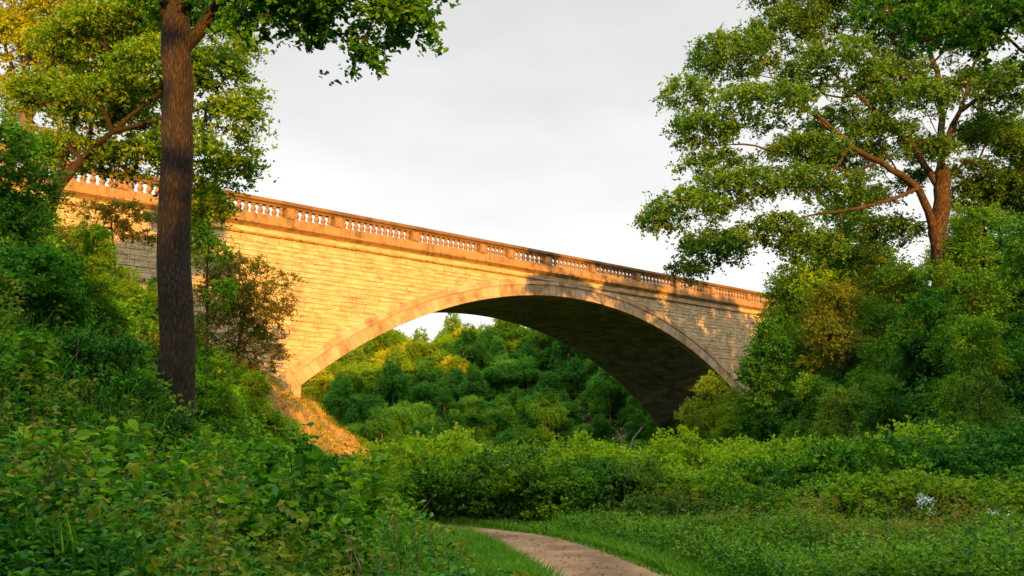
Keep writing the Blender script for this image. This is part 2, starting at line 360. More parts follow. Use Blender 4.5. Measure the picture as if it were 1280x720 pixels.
def clumps(C, per, rc, rg, flat=.55, ctr=None):
    """leafy sprays: a few thin twigs fan out from every clump centre, leaves sit along them"""
    n = len(C); k = 6; m = max(3, per // k)
    out = unit(C - (C.mean(0) if ctr is None else ctr)) * np.array([1, 1, .5])
    d = unit(rg.normal(size=(n, k, 3)) * np.array([1, 1, flat]) + out[:, None] * .55)
    ln = rc * 1.75 * rg.uniform(.35, 1.15, (n, k)) * rg.uniform(.6, 1.25, (n, 1))
    t = rg.random((n, k, m)) ** .7
    P = C[:, None, None] + d[:, :, None] * (t * ln[:, :, None])[..., None] + rg.normal(size=(n, k, m, 3)) * rc * .13
    P[..., 2] -= (t ** 2) * ln[:, :, None] * .18
    return P[rg.random((n, k, m)) < rg.uniform(.55, 1.0, (n, k, 1))]

def make_tree(name, label, cat, base, trunk, tr, lobes, nc, per, rc, ls, lm, bm, rg, limbs=(), group=None, sides=6, tsides=None,
              sag=.12, rtip=.018, flat=.55, skip=None, fine=False, root_flare=1.35, extra=None, upw=.5, kindname='trunk', shell=.55, up=.7):
    base = np.asarray(base, float); e = empty(name, tuple(base)); tag(e, label, cat, group)
    sk = Skel(); tr0, tr1 = tr
    trunk = [np.asarray(p, float) - base for p in trunk]
    trunk = [trunk[0] + (trunk[1]-trunk[0])*0] + trunk[1:]
    top = sk.line(trunk, -1, tr0, tr1, step=.5, jit=tr0 * .05, rg=rg)
    for i in range(min(3, len(sk.P))): sk.minr[i] *= (root_flare, 1 + (root_flare - 1) * .5, 1 + (root_flare - 1) * .2)[i]
    nt_ = len(sk.P)
    for lb in limbs:
        pts, r0, r1 = lb[:3]; pts = [np.asarray(p, float) - base for p in pts]
        A = np.array(sk.P); i = int(np.argmin(np.linalg.norm(A - pts[0], axis=1)))
        sk.line(pts[1:], i, r0, r1, step=.6, jit=.05, rg=rg)
    sk.skip = int(nt_ * .45) if skip is None else skip
    lob = [(np.asarray(c, float) - base, s) for c, s in lobes]
    C = sample_lobes(lob, nc, rg, shell)
    C = C[np.argsort(np.linalg.norm(C - sk.P[top], axis=1))]
    sk.reach(C, rg, sag=sag, upw=upw)
    V_, F_ = tubes(sk.chains(rtip), sides)
    mesh_np(kindname, V_, F_, bm, e, smooth=True)
    P = clumps(C, per, rc, rg, flat)
    if extra is not None: P = np.vstack([P, extra])
    V_, F_ = leaves_geo(P, ls, rg, fine=fine, up=up)
    mesh_np('crown', V_, F_, lm, e)
    return e

# ------------------------------------------------------------------ bridge
A0 = np.array([-15.967, 53.522]); D = np.array([.75065, .66070]); NR = np.array([-.66070, .75065])
UC, ZC, RA = 27.62, -26.83, 39.89; WID = 12.8
bridge = empty('arch_bridge', (A0[0], A0[1], 0))
bridge.rotation_euler = (0, 0, math.atan2(D[1], D[0]))        # local x = along the bridge, local y = away from the camera
tag(bridge, 'long stone arch bridge with a balustrade, golden on its left half, crossing the valley', 'bridge')
ASH = stone_mat('ashlar', [(.31, .22, .12), (.50, .375, .205), (.57, .44, .25), (.63, .51, .31)], dirt=(0.197, 0.124, 0.066), dirt_amt=.6, island=.30, bump=1.0, bscale=5, hstreak=.66)
MOR = stone_mat('mortar', [(0.248, 0.182, 0.102), (0.336, 0.248, 0.146)], island=0)
RING = stone_mat('ring_stone', [(.24, .16, .09), (.36, .24, .135), (.42, .29, .17), (.50, .37, .235)], dirt=(.10, .075, .055), dirt_amt=.85, island=.75, bump=.8, bscale=8)
TRIM = stone_mat('weathered_trim', [(.20, .11, .042), (.29, .165, .068), (.36, .215, .095), (.42, .27, .14)], dirt=(.07, .05, .035), dirt_amt=.85, island=.35, bump=.5, bscale=7, streak=True)
COPE = stone_mat('dark_coping', [(0.095, 0.051, 0.026), (0.161, 0.088, 0.040), (0.219, 0.131, 0.066), (0.292, 0.197, 0.110)], dirt=(0.044, 0.033, 0.022), dirt_amt=.8, island=.3, bump=.4, bscale=7)
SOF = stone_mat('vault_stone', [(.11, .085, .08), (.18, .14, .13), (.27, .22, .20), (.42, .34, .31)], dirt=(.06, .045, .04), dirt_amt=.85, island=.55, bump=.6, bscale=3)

def box(mb, x0, x1, y0, y1, z0, z1, bev=.02):
    pts = [(x0, y0, z0), (x1, y0, z0), (x1, y1, z0), (x0, y1, z0), (x0, y0, z1), (x1, y0, z1), (x1, y1, z1), (x0, y1, z1)]
    mb.poly(pts, [(0, 3, 2, 1), (4, 5, 6, 7), (0, 1, 5, 4), (1, 2, 6, 5), (2, 3, 7, 6), (3, 0, 4, 7)])
def u_ext(z, r, side):
    q = r * r - (z - ZC) ** 2
    return UC + side * math.sqrt(max(q, 0.0))
ZT = 14.15; RE = RA + 1.32
rb = np.random.default_rng(11)
def block(mb, a, b, c, d, y0, y1, bev):
    """pillowed block: a b c d = (u,z) corners anticlockwise seen from the camera side"""
    q = np.array([a, b, c, d], float); cen = q.mean(0); ed = np.array([np.linalg.norm(q[i] - cen) for i in range(4)])
    inn = cen + (q - cen) * (1 - bev / np.maximum(ed, bev * 1.3))[:, None]
    pts = [(p[0], y0, p[1]) for p in q] + [(p[0], y1, p[1]) for p in inn] 
    mb.poly(pts, [(0, 1, 5, 4), (1, 2, 6, 5), (2, 3, 7, 6), (3, 0, 4, 7), (4, 5, 6, 7)])
U0, U1 = -34.0, 66.0
blocks = MB(); z = -2.0; ci = 0
while z < ZT - .05:
    hgt = rb.choice([.26, .30, .36, .30]); z1 = min(ZT, z + hgt)
    if ZT - z1 < .2: z1 = ZT
    g = .006
    lim0 = u_ext(max(z, ZC), RE, -1); lim1 = u_ext(z1, RE, -1)
    if z < 5.4: lim0 = lim1 = 2.85
    u = U0 + rb.uniform(0, .6)
    def put(ua0, ub0, ua1, ub1):
        pr = .03 + rb.random() * .045
        block(blocks, (ua0 + .002, z + g), (ub0 - .002, z + g), (ub1 - .002, z1 - g), (ua1 + .002, z1 - g), -.002, -pr, .020 + rb.random() * .03)
    while True:
        l = rb.uniform(.4, 1.3); e0, e1 = u + l, u + l
        if e0 > min(lim0, lim1) - .45:
            if lim0 > u or lim1 > u: put(u, max(lim0, u + .05), u, max(lim1, u + .05))
            break
        put(u, e0, u, e1); u = e0
    r0, r1 = u_ext(z, RE, 1), u_ext(z1, RE, 1)
    u = U1
    while True:
        l = rb.uniform(.4, 1.3); e0 = u - l
        if e0 < max(r0, r1) + .45:
            put(min(r0, u - .05), u, min(r1, u - .05), u); break
        put(e0, u, e0, u); u = e0
    z = z1
blocks.build('spandrel_masonry', ASH, bridge)
# backing faces with the arch cut out (near and far)
def face_wall(mb, y):
    rr = RE - .25
    us = [U0] + list(np.linspace(2.85, UC - .01, 60)); pts = []
    L_ = []
    for s, ul, ur in ((-1, U0, UC), (1, UC, U1)):
        zz = np.linspace(-2, ZC + rr - .001, 60)
        for i in range(len(zz) - 1):
            za, zb = zz[i], min(zz[i + 1], ZT + .1)
            if za >= zb: continue
            ua, ub = u_ext(za, rr, s), u_ext(zb, rr, s)
            if s < 0:
                if za < 5.2: ua = ub = 2.83
                mb.poly([(U0, y, za), (ua, y, za), (ub, y, zb), (U0, y, zb)], [(0, 1, 2, 3)])
            else:
                mb.poly([(ua, y, za), (U1, y, za), (U1, y, zb), (ub, y, zb)], [(0, 1, 2, 3)])
        
    mb.poly([(U0, y, ZC + rr - .001), (U1, y, ZC + rr - .001), (U1, y, ZT + .3), (U0, y, ZT + .3)], [(0, 1, 2, 3)])
b = MB(); face_wall(b, 0.0); b.build('mortar_bed', MOR, bridge)
b = MB(); face_wall(b, WID); b.build('far_spandrel', ASH, bridge)
# arch rings
th0 = math.atan2(5.0 - ZC, 3.5 - UC); th1 = math.atan2(-1.5 - ZC, u_ext(-1.5, RA, 1) - UC)
def ring(mb, r0, r1, y0, y1, n, gap=.010, jitter=.012):
    ths = np.linspace(th0, th1, n + 1)
    for i in range(n):
        a, c = ths[i] - gap / r0 * .5, ths[i + 1] + gap / r0 * .5
        j = rb.random() * jitter; yf = y0 - j
        def P(r, t, y): return (UC + r * math.cos(t), y, ZC + r * math.sin(t))
        k = .02
        pts = [P(r0, a, y1), P(r1, a, y1), P(r1, c, y1), P(r0, c, y1),
               P(r0, a, yf + k), P(r1, a, yf + k), P(r1, c, yf + k), P(r0, c, yf + k),
               P(r0 + k, a - k / r0, yf), P(r1 - k, a - k / r0, yf), P(r1 - k, c + k / r0, yf), P(r0 + k, c + k / r0, yf)]
        mb.poly(pts, [(0, 4, 5, 1), (1, 5, 6, 2), (2, 6, 7, 3), (3, 7, 4, 0), (4, 8, 9, 5), (5, 9, 10, 6), (6, 10, 11, 7), (7, 11, 8, 4), (8, 11, 10, 9)])
b = MB(); ring(b, RA, RA + .86, -.14, .5, 104, gap=.010); o = b.build('arch_ring', RING, bridge)
b = MB(); ring(b, RA + .862, RA + 1.12, -.20, .1, 60, gap=.006, jitter=.006); b.build('archivolt', RING, o)
b = MB(); ring(b, RA + 1.122, RA + 1.34, -.10, .1, 60, gap=.006, jitter=.006); b.build('outer_moulding', RING, o)
b = MB()
ring(b, RA, RA + 1.3, 0, .3, 100)
for i, v in enumerate(b.V): b.V[i] = (v[0], WID + .1 - v[1] * 1.0, v[2])
b.build('far_ring', RING, bridge)
# vault: courses of long stones running across the width, built as curved blocks
b = MB(); nth = 150; ths = np.linspace(th0, th1, nth + 1)
for i in range(nth):
    y = .5
    while y < WID:
        y2 = min(WID, y + rb.uniform(.8, 1.8)); rr = RA + rb.random() * .03
        if WID - y2 < .4: y2 = WID
        g = .006
        a, c = ths[i] - g / RA, ths[i + 1] + g / RA
        pts = []
        for t in (a, c):
            for yy in (y + g, y2 - g): pts.append((UC + rr * math.cos(t), yy, ZC + rr * math.sin(t)))
        for t in (a, c):
            for yy in (y + g, y2 - g): pts.append((UC + (RA + .1) * math.cos(t), yy, ZC + (RA + .1) * math.sin(t)))
        b.poly(pts, [(0, 1, 3, 2), (0, 4, 5, 1), (1, 5, 7, 3), (3, 7, 6, 2), (2, 6, 4, 0)])
        y = y2
o = b.build('vault', SOF, bridge)
b = MB()
for i in range(nth):
    pts = [(UC + (RA + .08) * math.cos(t), y, ZC + (RA + .08) * math.sin(t)) for t in (ths[i], ths[i + 1]) for y in (.2, WID)]
    b.poly(pts, [(0, 1, 3, 2)])
b.build('vault_joints', SOF, o)
# left abutment cheek under the springing
b = MB(); b.poly([(2.85, -.03, -2), (2.85, WID, -2), (2.85, WID, 5.3), (2.85, -.03, 5.3)], [(0, 1, 2, 3)]); b.build('abutment_face', ASH, bridge)
b = MB(); box(b, 2.86, 3.56, -.12, WID, 1.0, 4.98)
_e = (UC + (RA + 1.3) * math.cos(th0), ZC + (RA + 1.3) * math.sin(th0)); _q = [(2.5, 4.985), (3.5, 4.985), (UC + (RA + .02) * math.cos(th0), ZC + (RA + .02) * math.sin(th0)), (_e[0], _e[1]), (2.5, _e[1] - .02)]
b.poly([(u_, y_, z_) for y_ in (-.11, .4) for u_, z_ in _q], [(0, 1, 2, 3, 4), (9, 8, 7, 6, 5), (0, 5, 6, 1), (1, 6, 7, 2), (2, 7, 8, 3), (3, 8, 9, 4), (4, 9, 5, 0)]); b.build('springer', RING, bridge)
# extruded trims
def extrude(mb, prof, u0, u1, seg=2.4, jit=.004):
    u = u0
    while u < u1 - 1e-6:
        v = min(u1, u + seg); j = rb.uniform(-jit, jit); k = len(prof)
        pts = [(u + .004, p[0] + j, p[1] + j) for p in prof] + [(v - .004, p[0] + j, p[1] + j) for p in prof]
        mb.poly(pts, [(i, (i + 1) % k, k + (i + 1) % k, k + i) for i in range(k)] + [tuple(range(k))[::-1], tuple(range(k, 2 * k))])
        u = v
def mirror(prof): return [(WID - p[0], p[1]) for p in prof][::-1]
def parapet(side):
    mk = (lambda p: p) if side == 0 else mirror
    pre = '' if side == 0 else 'far_'
    b = MB(); extrude(b, mk([(.10, 14.10), (-.16, 14.12), (-.20, 14.20), (-.16, 14.27), (.10, 14.30)]), U0, U1); b.build(pre + 'string_course', TRIM, bridge)
    b = MB(); extrude(b, mk([(.10, 14.27), (-.05, 14.27), (-.05, 14.62), (.10, 14.62)]), U0, U1, 1.6); b.build(pre + 'frieze', ASH, bridge)
    b = MB(); extrude(b, mk([(.50, 14.60), (-.08, 14.60), (-.14, 14.68), (-.30, 14.80), (-.36, 14.84), (-.36, 14.98), (.50, 14.98)]), U0, U1); b.build(pre + 'cornice', TRIM, bridge)
    b = MB(); extrude(b, mk([(.34, 14.98), (-.20, 14.98), (-.20, 15.42), (-.14, 15.48), (.34, 15.48)]), U0, U1, 1.9); b.build(pre + 'plinth', TRIM, bridge)
    b = MB(); extrude(b, mk([(.30, 16.14), (-.12, 16.14), (-.16, 16.26), (-.28, 16.33), (-.28, 16.50), (-.16, 16.58), (.34, 16.58), (.40, 16.50), (.40, 16.33), (.30, 16.26)]), U0, U1, 2.1); b.build(pre + 'coping', COPE, bridge)
parapet(0); parapet(1)
PED = [-32, -26, -20, -14, -8, -3, 2.3, 5.8, 12.0, 18.2, 21.0, 25.0, 30.3, 36, 41.5, 47, 53, 59, 65]
b = MB(); box(b, -.30, .30, -.225, .32, 15.48, 16.14); box(b, -.22, .22, -.245, -.226, 15.56, 16.06)
ped0 = b.build('pedestal', TRIM, bridge); ped0.location.x = PED[0]
for p in PED[1:]:
    c = ped0.copy(); COL.objects.link(c); c.parent = bridge; c.location.x = p
def lathe(prof, sides=10):
    r = np.array([p[0] for p in prof]); z = np.array([p[1] for p in prof]); an = np.linspace(0, 2 * np.pi, sides, endpoint=False)
    V = np.stack([r[:, None] * np.cos(an), r[:, None] * np.sin(an), np.repeat(z[:, None], sides, 1)], -1).reshape(-1, 3)
    ii = np.arange(len(prof) * sides).reshape(len(prof), sides); jj = np.roll(ii, -1, 1)
    return V, np.stack([ii[:-1], jj[:-1], jj[1:], ii[1:]], -1).reshape(-1, 4)
bprof = [(.17, 0), (.17, .09), (.11, .11), (.12, .15), (.165, .22), (.175, .28), (.155, .36), (.11, .46), (.095, .52), (.13, .55), (.16, .58), (.16, .67)]
bV, bF = lathe(bprof)
bpos = []
for a, c in zip(PED[:-1], PED[1:]):
    k = int(round((c - a - .6) / .47)); bpos += [a + .3 + (c - a - .6) * (i + .5) / k for i in range(k)]
own = sorted([u for u in bpos if -14 < u], key=lambda u: u)[:98]
bal0 = mesh_np('baluster', bV, bF, TRIM, bridge, smooth=True); bal0.location = (own[0], .06, 15.475)
for u in own[1:]:
    c = bal0.copy(); COL.objects.link(c); c.parent = bridge; c.location.x = u
def many(name, us, y):
    V = np.vstack([bV + np.array([u, y, 15.475]) for u in us]); F_ = np.vstack([bF + i * len(bV) for i in range(len(us))])
    o = mesh_np(name, V, F_, TRIM, bridge, smooth=True); o['kind'] = 'stuff'
many('balusters', [u for u in bpos if u not in own], .06)
many('far_balusters', bpos, WID - .06)
b = MB(); box(b, U0, U1, .3, WID - .3, 14.5, 14.9); b.build('deck', MOR, bridge)
b = MB()
for p in PED: box(b, p - .3, p + .3, WID - .32, WID + .22, 15.48, 16.14)
b.build('far_pedestals', TRIM, bridge)['kind'] = 'stuff'

# ------------------------------------------------------------------ prototypes
def rgen(s): return np.random.default_rng(s)
HID = []
def proto_tree(seed, h, lobes, nc, per, rc, ls, lm, bm, name='broadleaf_tree', tr=.22, flat=.6):
    rg = rgen(seed)
    lobes = [(np.array(c), s) for c, s in lobes]
    e = make_tree(name, 'x', 'tree', (0, 0, 0), [(0, 0, -.4), (.1, .05, h * .3), (-.05, .1, h * .6), (0, 0, h * .8)], (tr, tr * .35), lobes, nc, per, rc, ls, lm, bm, rg, flat=flat)
    e['_proto'] = 1; HID.append(e); return e
def rnd_lobes(seed, h, w, k=7, low=.35):
    rg = rgen(seed); o = []
    for i in range(k):
        t = rg.random(); zz = h * (low + (1 - low - .18) * t); ra = w * (1 - .6 * t) * rg.uniform(.3, .75); an = rg.uniform(0, 6.28)
        s = w * rg.uniform(.38, .6)
        o.append(((ra * math.cos(an), ra * math.sin(an), zz), (s, s, s * .75)))
    o.append(((0, 0, h * .82), (w * .45, w * .45, h * .18)))
    return o
def place(proto, loc, rz, sc, label, cat=None, group=None, name=None, lm=None, sz=None):
    """first use moves a copy of the prototype thing and each of its parts"""
    c = copy_tree(proto); c.location = tuple(loc); c.rotation_euler = (0, 0, rz); c.scale = (sc, sc, sz or sc)
    c['label'] = label
    if '_proto' in c: del c['_proto']
    if cat: c['category'] = cat
    if group: c['group'] = group
    elif 'group' in c: del c['group']
    if name: c.name = name
    if lm is not None:
        for ch in c.children:
            if ch.name.startswith(('crown', 'foliage')):
                ch.material_slots[0].link = 'OBJECT'; ch.material_slots[0].material = lm
    return c

TA = proto_tree(1, 10, rnd_lobes(21, 10, 4.2, 9, .25), 420, 66, .62, .23, G2, BK3)
TB = proto_tree(2, 9, rnd_lobes(22, 9, 4.6, 10, .22), 420, 66, .64, .23, G1, BK3)
TC = proto_tree(3, 12, rnd_lobes(23, 12, 3.6, 9, .3), 420, 66, .60, .23, G2, BK3)
# finer ones for the nearer woods
TD = proto_tree(4, 8, rnd_lobes(24, 8, 3.4, 11, .14), 620, 72, .50, .15, G1, BK2, tr=.16)
TE = proto_tree(5, 7, rnd_lobes(25, 7, 3.2, 11, .10), 620, 72, .50, .15, G4, BK2, tr=.14)
TF = proto_tree(6, 6, [((0, 0, 1.2), (1.7, 1.7, 1.1)), ((.2, 0, 2.4), (1.5, 1.5, 1)), ((-.1, .1, 3.6), (1.15, 1.15, .9)), ((0, 0, 4.7), (.8, .8, .8)), ((0, 0, 5.5), (.45, .45, .6))], 300, 120, .34, .12, G2, BK2, name='conical_tree', tr=.12)

def shrub_proto(seed, w, h, nc, per, rc, ls, lm, fine=False):
    rg = rgen(seed); k = 7
    lob = []
    for i in range(k):
        an = i / k * 6.28 + rg.uniform(-.4, .4); ra = w * rg.uniform(.3, .55)
        s = w * rg.uniform(.4, .6); lob.append((np.array([ra * math.cos(an), ra * math.sin(an), h * rg.uniform(.3, .6)]), (s, s, h * rg.uniform(.3, .45))))
    lob.append((np.array([0, 0, h * .55]), (w * .55, w * .55, h * .42)))
    e = empty('shrub'); tag(e, 'x', 'shrub'); e['_proto'] = 1; HID.append(e)
    sk = Skel(); sk.add((0, 0, -.1), -1, .03); sk.add((0, 0, .1), 0, .025)
    C = sample_lobes(lob, nc, rg, .5); C = C[C[:, 2] > .06]; C = C[np.argsort(np.linalg.norm(C, axis=1))]
    sk.reach(C, rg, step=.25, sag=.1)
    V_, F_ = tubes(sk.chains(.005, .38), 4); mesh_np('stems', V_, F_, BK1, e, smooth=True)
    P = clumps(C, per, rc, rg, .6)
    V_, F_ = leaves_geo(P, ls, rg, fine=fine); mesh_np('foliage', V_, F_, lm, e)
    return e
SA = shrub_proto(31, 1.1, 1.35, 150, 60, .20, .075, G1)
SB = shrub_proto(32, 1.25, 1.2, 160, 60, .22, .085, G2)
SC = shrub_proto(33, 1.0, 1.5, 150, 60, .19, .070, G3)
SD = shrub_proto(34, 1.1, 1.3, 130, 45, .20, .065, G5)
SE = shrub_proto(35, 1.2, 1.3, 150, 62, .23, .085, G1, fine=True)     # broad leaves, for the near bank
def gz(x, y): return float(height(x, y))

# ------------------------------------------------------------------ foreground tree (left)
rg = rgen(101); YT = 15.0
tb = at(221, 512, YT); bx, bz = tb[0], gz(tb[0], YT) - .15
trk = [(bx, YT, bz)] + [at(x, y, YT) for x, y in ((220, 430), (219, 330), (220, 240), (222, 150), (222, 70), (220, 35))]
limbs = [([at(222, 60, YT), at(246, 44, YT), at(278, 8, YT - .1), at(330, -60, YT - .5), at(400, -130, YT - 1)], .12, .06),
         ([at(278, 8, YT - .1), at(340, 0, YT - .6), at(420, -6, YT - 1), at(520, 25, YT - 1.2)], .07, .02),
         ([at(220, 40, YT), at(224, -20, YT), at(240, -160, YT + .3), at(235, -300, YT + .4)], .14, .06),
         ([at(220, 45, YT), at(202, 10, YT), at(180, -60, YT + .5), at(120, -180, YT + 1)], .12, .05),
         ([at(400, -130, YT - 1), at(470, -150, YT - 1.5), at(560, -120, YT - 1.5)], .06, .03)]
lob = [(at(420, 12, YT - 1), (1.5, 1.2, .5)), (at(360, 20, YT - .8), (.9, .9, .4)), (at(505, 32, YT - 1.2), (.55, .7, .36)), (at(330, -20, YT - .6), (1.2, 1.2, .6)), (at(452, 78, YT - 1.1), (.16, .3, .28)), (at(536, 48, YT - 1.2), (.2, .4, .22)),
       (at(480, -70, YT - 1.3), (1.6, 1.6, .8)), (at(400, -190, YT - 1), (2, 2, 1.1)), (at(260, -360, YT), (1.0, 1.0, .6)),
       (at(212, 2, YT + .2), (.6, .7, .3)), (at(150, -40, YT + 1.), (1.0, 1.0, .45))]
ft = make_tree('maple_tree', 'dark straight trunk on the near left bank, forking at the top edge of the photo', 'tree', (bx, YT, bz), trk, (.30, .25), lob, 560, 75, .26, .11, G2, BK1, rg,
               limbs=limbs, sides=14, rtip=.008, skip=14, sag=.06, root_flare=1.35, fine=True)

# ------------------------------------------------------------------ big oak (right)
rg = rgen(102); YO = 48.0
ob = at(1178, 345, YO); oz = gz(ob[0], YO)
trk = [(ob[0] - .1, YO, min(oz, ob[2]) - .4)] + [at(x, y, YO) for x, y in ((1176, 330), (1172, 290), (1178, 250), (1180, 215))]
def ol(*p): return [at(x, y, YO + d) for x, y, d in p]
limbs = [(ol((1172, 290, 0), (1150, 235, -1), (1100, 203, -2), (1065, 185, -3), (1030, 150, -3.5), (990, 130, -4)), 0.252, 0.048),
         (ol((1178, 240, 0), (1135, 175, 1), (1105, 150, 1), (1075, 120, 1.5), (1040, 90, 2), (990, 60, 2)), 0.222, 0.042),
         (ol((1180, 215, 0), (1178, 150, .5), (1170, 90, 1), (1150, 20, 1.5), (1130, -60, 1.5)), 0.222, 0.060),
         (ol((1182, 190, 0), (1200, 140, -1), (1250, 100, -2), (1310, 85, -3)), 0.163, 0.048),
         (ol((1180, 200, 0), (1210, 110, 1), (1230, 40, 2), (1260, -40, 2)), 0.148, 0.048),
         (ol((1065, 260, -4), (1020, 240, -5), (985, 233, -5), (950, 238, -5.5), (900, 262, -6), (850, 275, -6)), 0.074, 0.018),
         (ol((1150, 235, -1), (1110, 250, -3), (1065, 262, -4), (1010, 268, -5), (970, 285, -5.5), (945, 300, -6)), 0.126, 0.024),
         (ol((1100, 203, -2), (1060, 215, -2), (1000, 195, -3), (930, 180, -3), (870, 180, -3)), 0.089, 0.024),
         (ol((1065, 185, -3), (1000, 130, -3), (940, 125, -3), (890, 110, -3)), 0.089, 0.024)]
def lo(x, y, d, rx, rz, ry=None): return (at(x, y, YO + d), (rx / 23.5, (ry or rx) / 23.5, rz / 23.5))
lob = [lo(880, 165, -3, 52, 26), lo(860, 120, -2, 42, 22), lo(920, 75, 0, 62, 36), lo(985, 45, 1, 60, 42), lo(1040, 90, -2, 70, 36), lo(960, 135, -4, 66, 26), lo(1060, 20, 2, 70, 45),
       lo(860, 262, -6, 52, 20), lo(822, 278, -6, 24, 10), lo(920, 235, -5, 60, 24), lo(890, 310, -6, 45, 22), lo(960, 290, -5, 50, 20), lo(900, 205, -3, 48, 18), lo(1000, 230, -5, 46, 22), lo(870, 335, -6, 30, 12),
       lo(1050, 160, 3, 60, 30), lo(1120, 110, 2, 60, 36), lo(1150, 40, 2, 80, 50), lo(1110, -60, 2, 120, 60), lo(1230, 20, 0, 80, 60), lo(1275, 110, -3, 60, 34), lo(1230, 170, 4, 50, 24), lo(1290, 190, 2, 50, 30),
       lo(1235, 165, 2, 40, 30), lo(1215, 110, 2, 44, 30), lo(1150, 190, 3, 36, 24), lo(1110, 290, 2, 50, 22), lo(1230, 240, 3, 50, 26), lo(1100, 170, -2, 44, 24), lo(1060, 235, -3, 40, 20), lo(1140, 125, -3, 50, 26), lo(1020, 185, -4, 44, 20), lo(1215, 215, 2, 40, 20), lo(1070, 200, 3, 50, 26), lo(1000, 190, 2, 50, 24), lo(1170, 185, -1.4, 30, 18, 16), lo(1140, 225, 2, 30, 16), lo(1085, 250, 1, 34, 18), lo(1010, 310, -4, 46, 18), lo(1000, -20, 1, 80, 40)]
make_tree('oak_tree', 'great spreading oak on the right slope with an orange lit trunk and long limbs', 'tree', (trk[0][0], YO, trk[0][2]), trk, (.60, .42), lob, 5000, 60, .45, .17, G4G, BK2, rg,
          limbs=limbs, sides=9, rtip=.0095, skip=8, sag=.1, flat=.7, root_flare=1.3, shell=.35)

# overhanging branch top right, from a tree standing outside the frame
rg = rgen(103); Y0 = 20.0
tx = 15.5; tz = gz(tx, Y0)
trk = [(tx, Y0, tz - .3), (tx, Y0, tz + 4), (tx - .2, Y0, tz + 8), (tx - .3, Y0, tz + 10.5)]
q0 = np.array([tx - .2, Y0, tz + 8.5])
limbs = [([q0, at(1290, -40, Y0), at(1200, -20, Y0 - .5), at(1120, 5, Y0 - .6)], .12, .03)]
lob = [(at(1135, 12, Y0 - .5), (1.1, .9, .5)), (at(1200, 24, Y0 - .5), (1.5, 1.2, .7)), (at(1275, 40, Y0 - .3), (1.3, 1.1, .8)), (at(1240, -40, Y0), (2.4, 2, 1)), (at(1360, -60, Y0), (2.6, 2.2, 1.2)), (q0 + np.array([1.5, 0, 2]), (3, 3, 1.6))]
make_tree('ash_tree', 'dark green leafy branch hanging into the top right corner from a tree beyond the edge', 'tree', (tx, Y0, tz - .3), trk, (.3, .16), lob, 560, 95, .3, .12, G2, BK1, rg, limbs=limbs, rtip=.01, skip=14, flat=.5)

# ------------------------------------------------------------------ left trees behind the foreground trunk
rg = rgen(104); Y0 = 27.0
b0 = at(40, 330, Y0); zz = gz(b0[0], Y0)
trk = [(b0[0] - .2, Y0, zz - .4), at(50, 300, Y0), at(72, 235, Y0)]
def ll(*p): return [at(x, y, Y0 + d) for x, y, d in p]
limbs = [(ll((72, 235, 0), (100, 200, 0), (140, 165, -.5), (190, 118, -1), (235, 80, -1)), .13, .04), (ll((72, 235, 0), (90, 160, 1), (120, 90, 1.5), (160, 20, 2)), .12, .04),
         (ll((100, 200, 0), (170, 190, 1), (240, 180, 1), (290, 200, 1)), .10, .03), (ll((140, 165, -.5), (200, 150, -1), (270, 130, -1)), .09, .03)]
def l2(x, y, d, rx, rz): return (at(x, y, Y0 + d), (rx / 42., rx / 42., rz / 42.))
lob = [l2(130, 130, 0, 60, 34), l2(200, 90, -1, 60, 40), l2(270, 90, 0, 42, 34), l2(285, 150, 0, 42, 34), l2(290, 215, 1, 34, 26), l2(265, 262, 1, 34, 20), l2(170, 200, 1, 60, 30), l2(100, 190, 1, 50, 28), l2(230, 190, -1, 50, 34),
       l2(150, 40, 1, 70, 40), l2(235, 20, 1, 70, 34), l2(60, 120, 1, 46, 34), l2(310, 130, 0, 18, 24), l2(200, -50, 1, 90, 50), l2(110, 60, 2, 70, 50), l2(180, 130, 2, 60, 40), l2(300, 60, 1, 24, 26), l2(240, 240, 2, 40, 20), l2(315, 190, 1, 16, 20)]
make_tree('hazel_tree', 'leaning green tree behind the dark trunk, spreading over the left bridge end', 'tree', (trk[0][0], Y0, trk[0][2]), trk, (.24, .18), lob, 1750, 60, .36, .13, G9, BK1, rg, limbs=limbs, rtip=.011, skip=2, flat=.5)

rg = rgen(105); Y0 = 62.0
b0 = at(36, 210, Y0); zz = gz(b0[0], Y0)
trk = [(b0[0], Y0, zz - .4), at(34, 200, Y0), at(30, 130, Y0), at(34, 50, Y0)]
limbs = [([at(32, 170, Y0), at(48, 110, Y0), at(56, 50, Y0), at(60, -20, Y0)], .28, .10), ([at(30, 130, Y0), at(12, 80, Y0), at(0, 20, Y0)], .2, .08)]
def l3(x, y, d, rx, rz): return (at(x, y, Y0 + d), (rx / 18., rx / 18., rz / 18.))
lob = [l3(30, 60, 0, 60, 40), l3(90, 20, 1, 60, 40), l3(0, 130, 0, 44, 40), l3(70, 110, 1, 50, 30), l3(150, 40, 1, 44, 36), l3(40, -40, 1, 100, 60), l3(180, 0, 2, 60, 40), l3(10, 190, 1, 30, 20), l3(120, 80, 2, 50, 40),
       l3(60, 180, 2, 40, 24), l3(150, 110, 3, 40, 30), l3(0, 40, 0, 50, 50), l3(110, 150, 2, 50, 30), l3(200, 60, 2, 40, 40), l3(240, 20, 2, 50, 30)]
make_tree('poplar_tree', 'sunlit golden leaved tree with a pale slender trunk at the top left edge', 'tree', (trk[0][0], Y0, trk[0][2]), trk, (.42, .26), lob, 1600, 66, .6, .24, G7, BK3, rg, limbs=limbs, rtip=.016, skip=10, flat=.7)

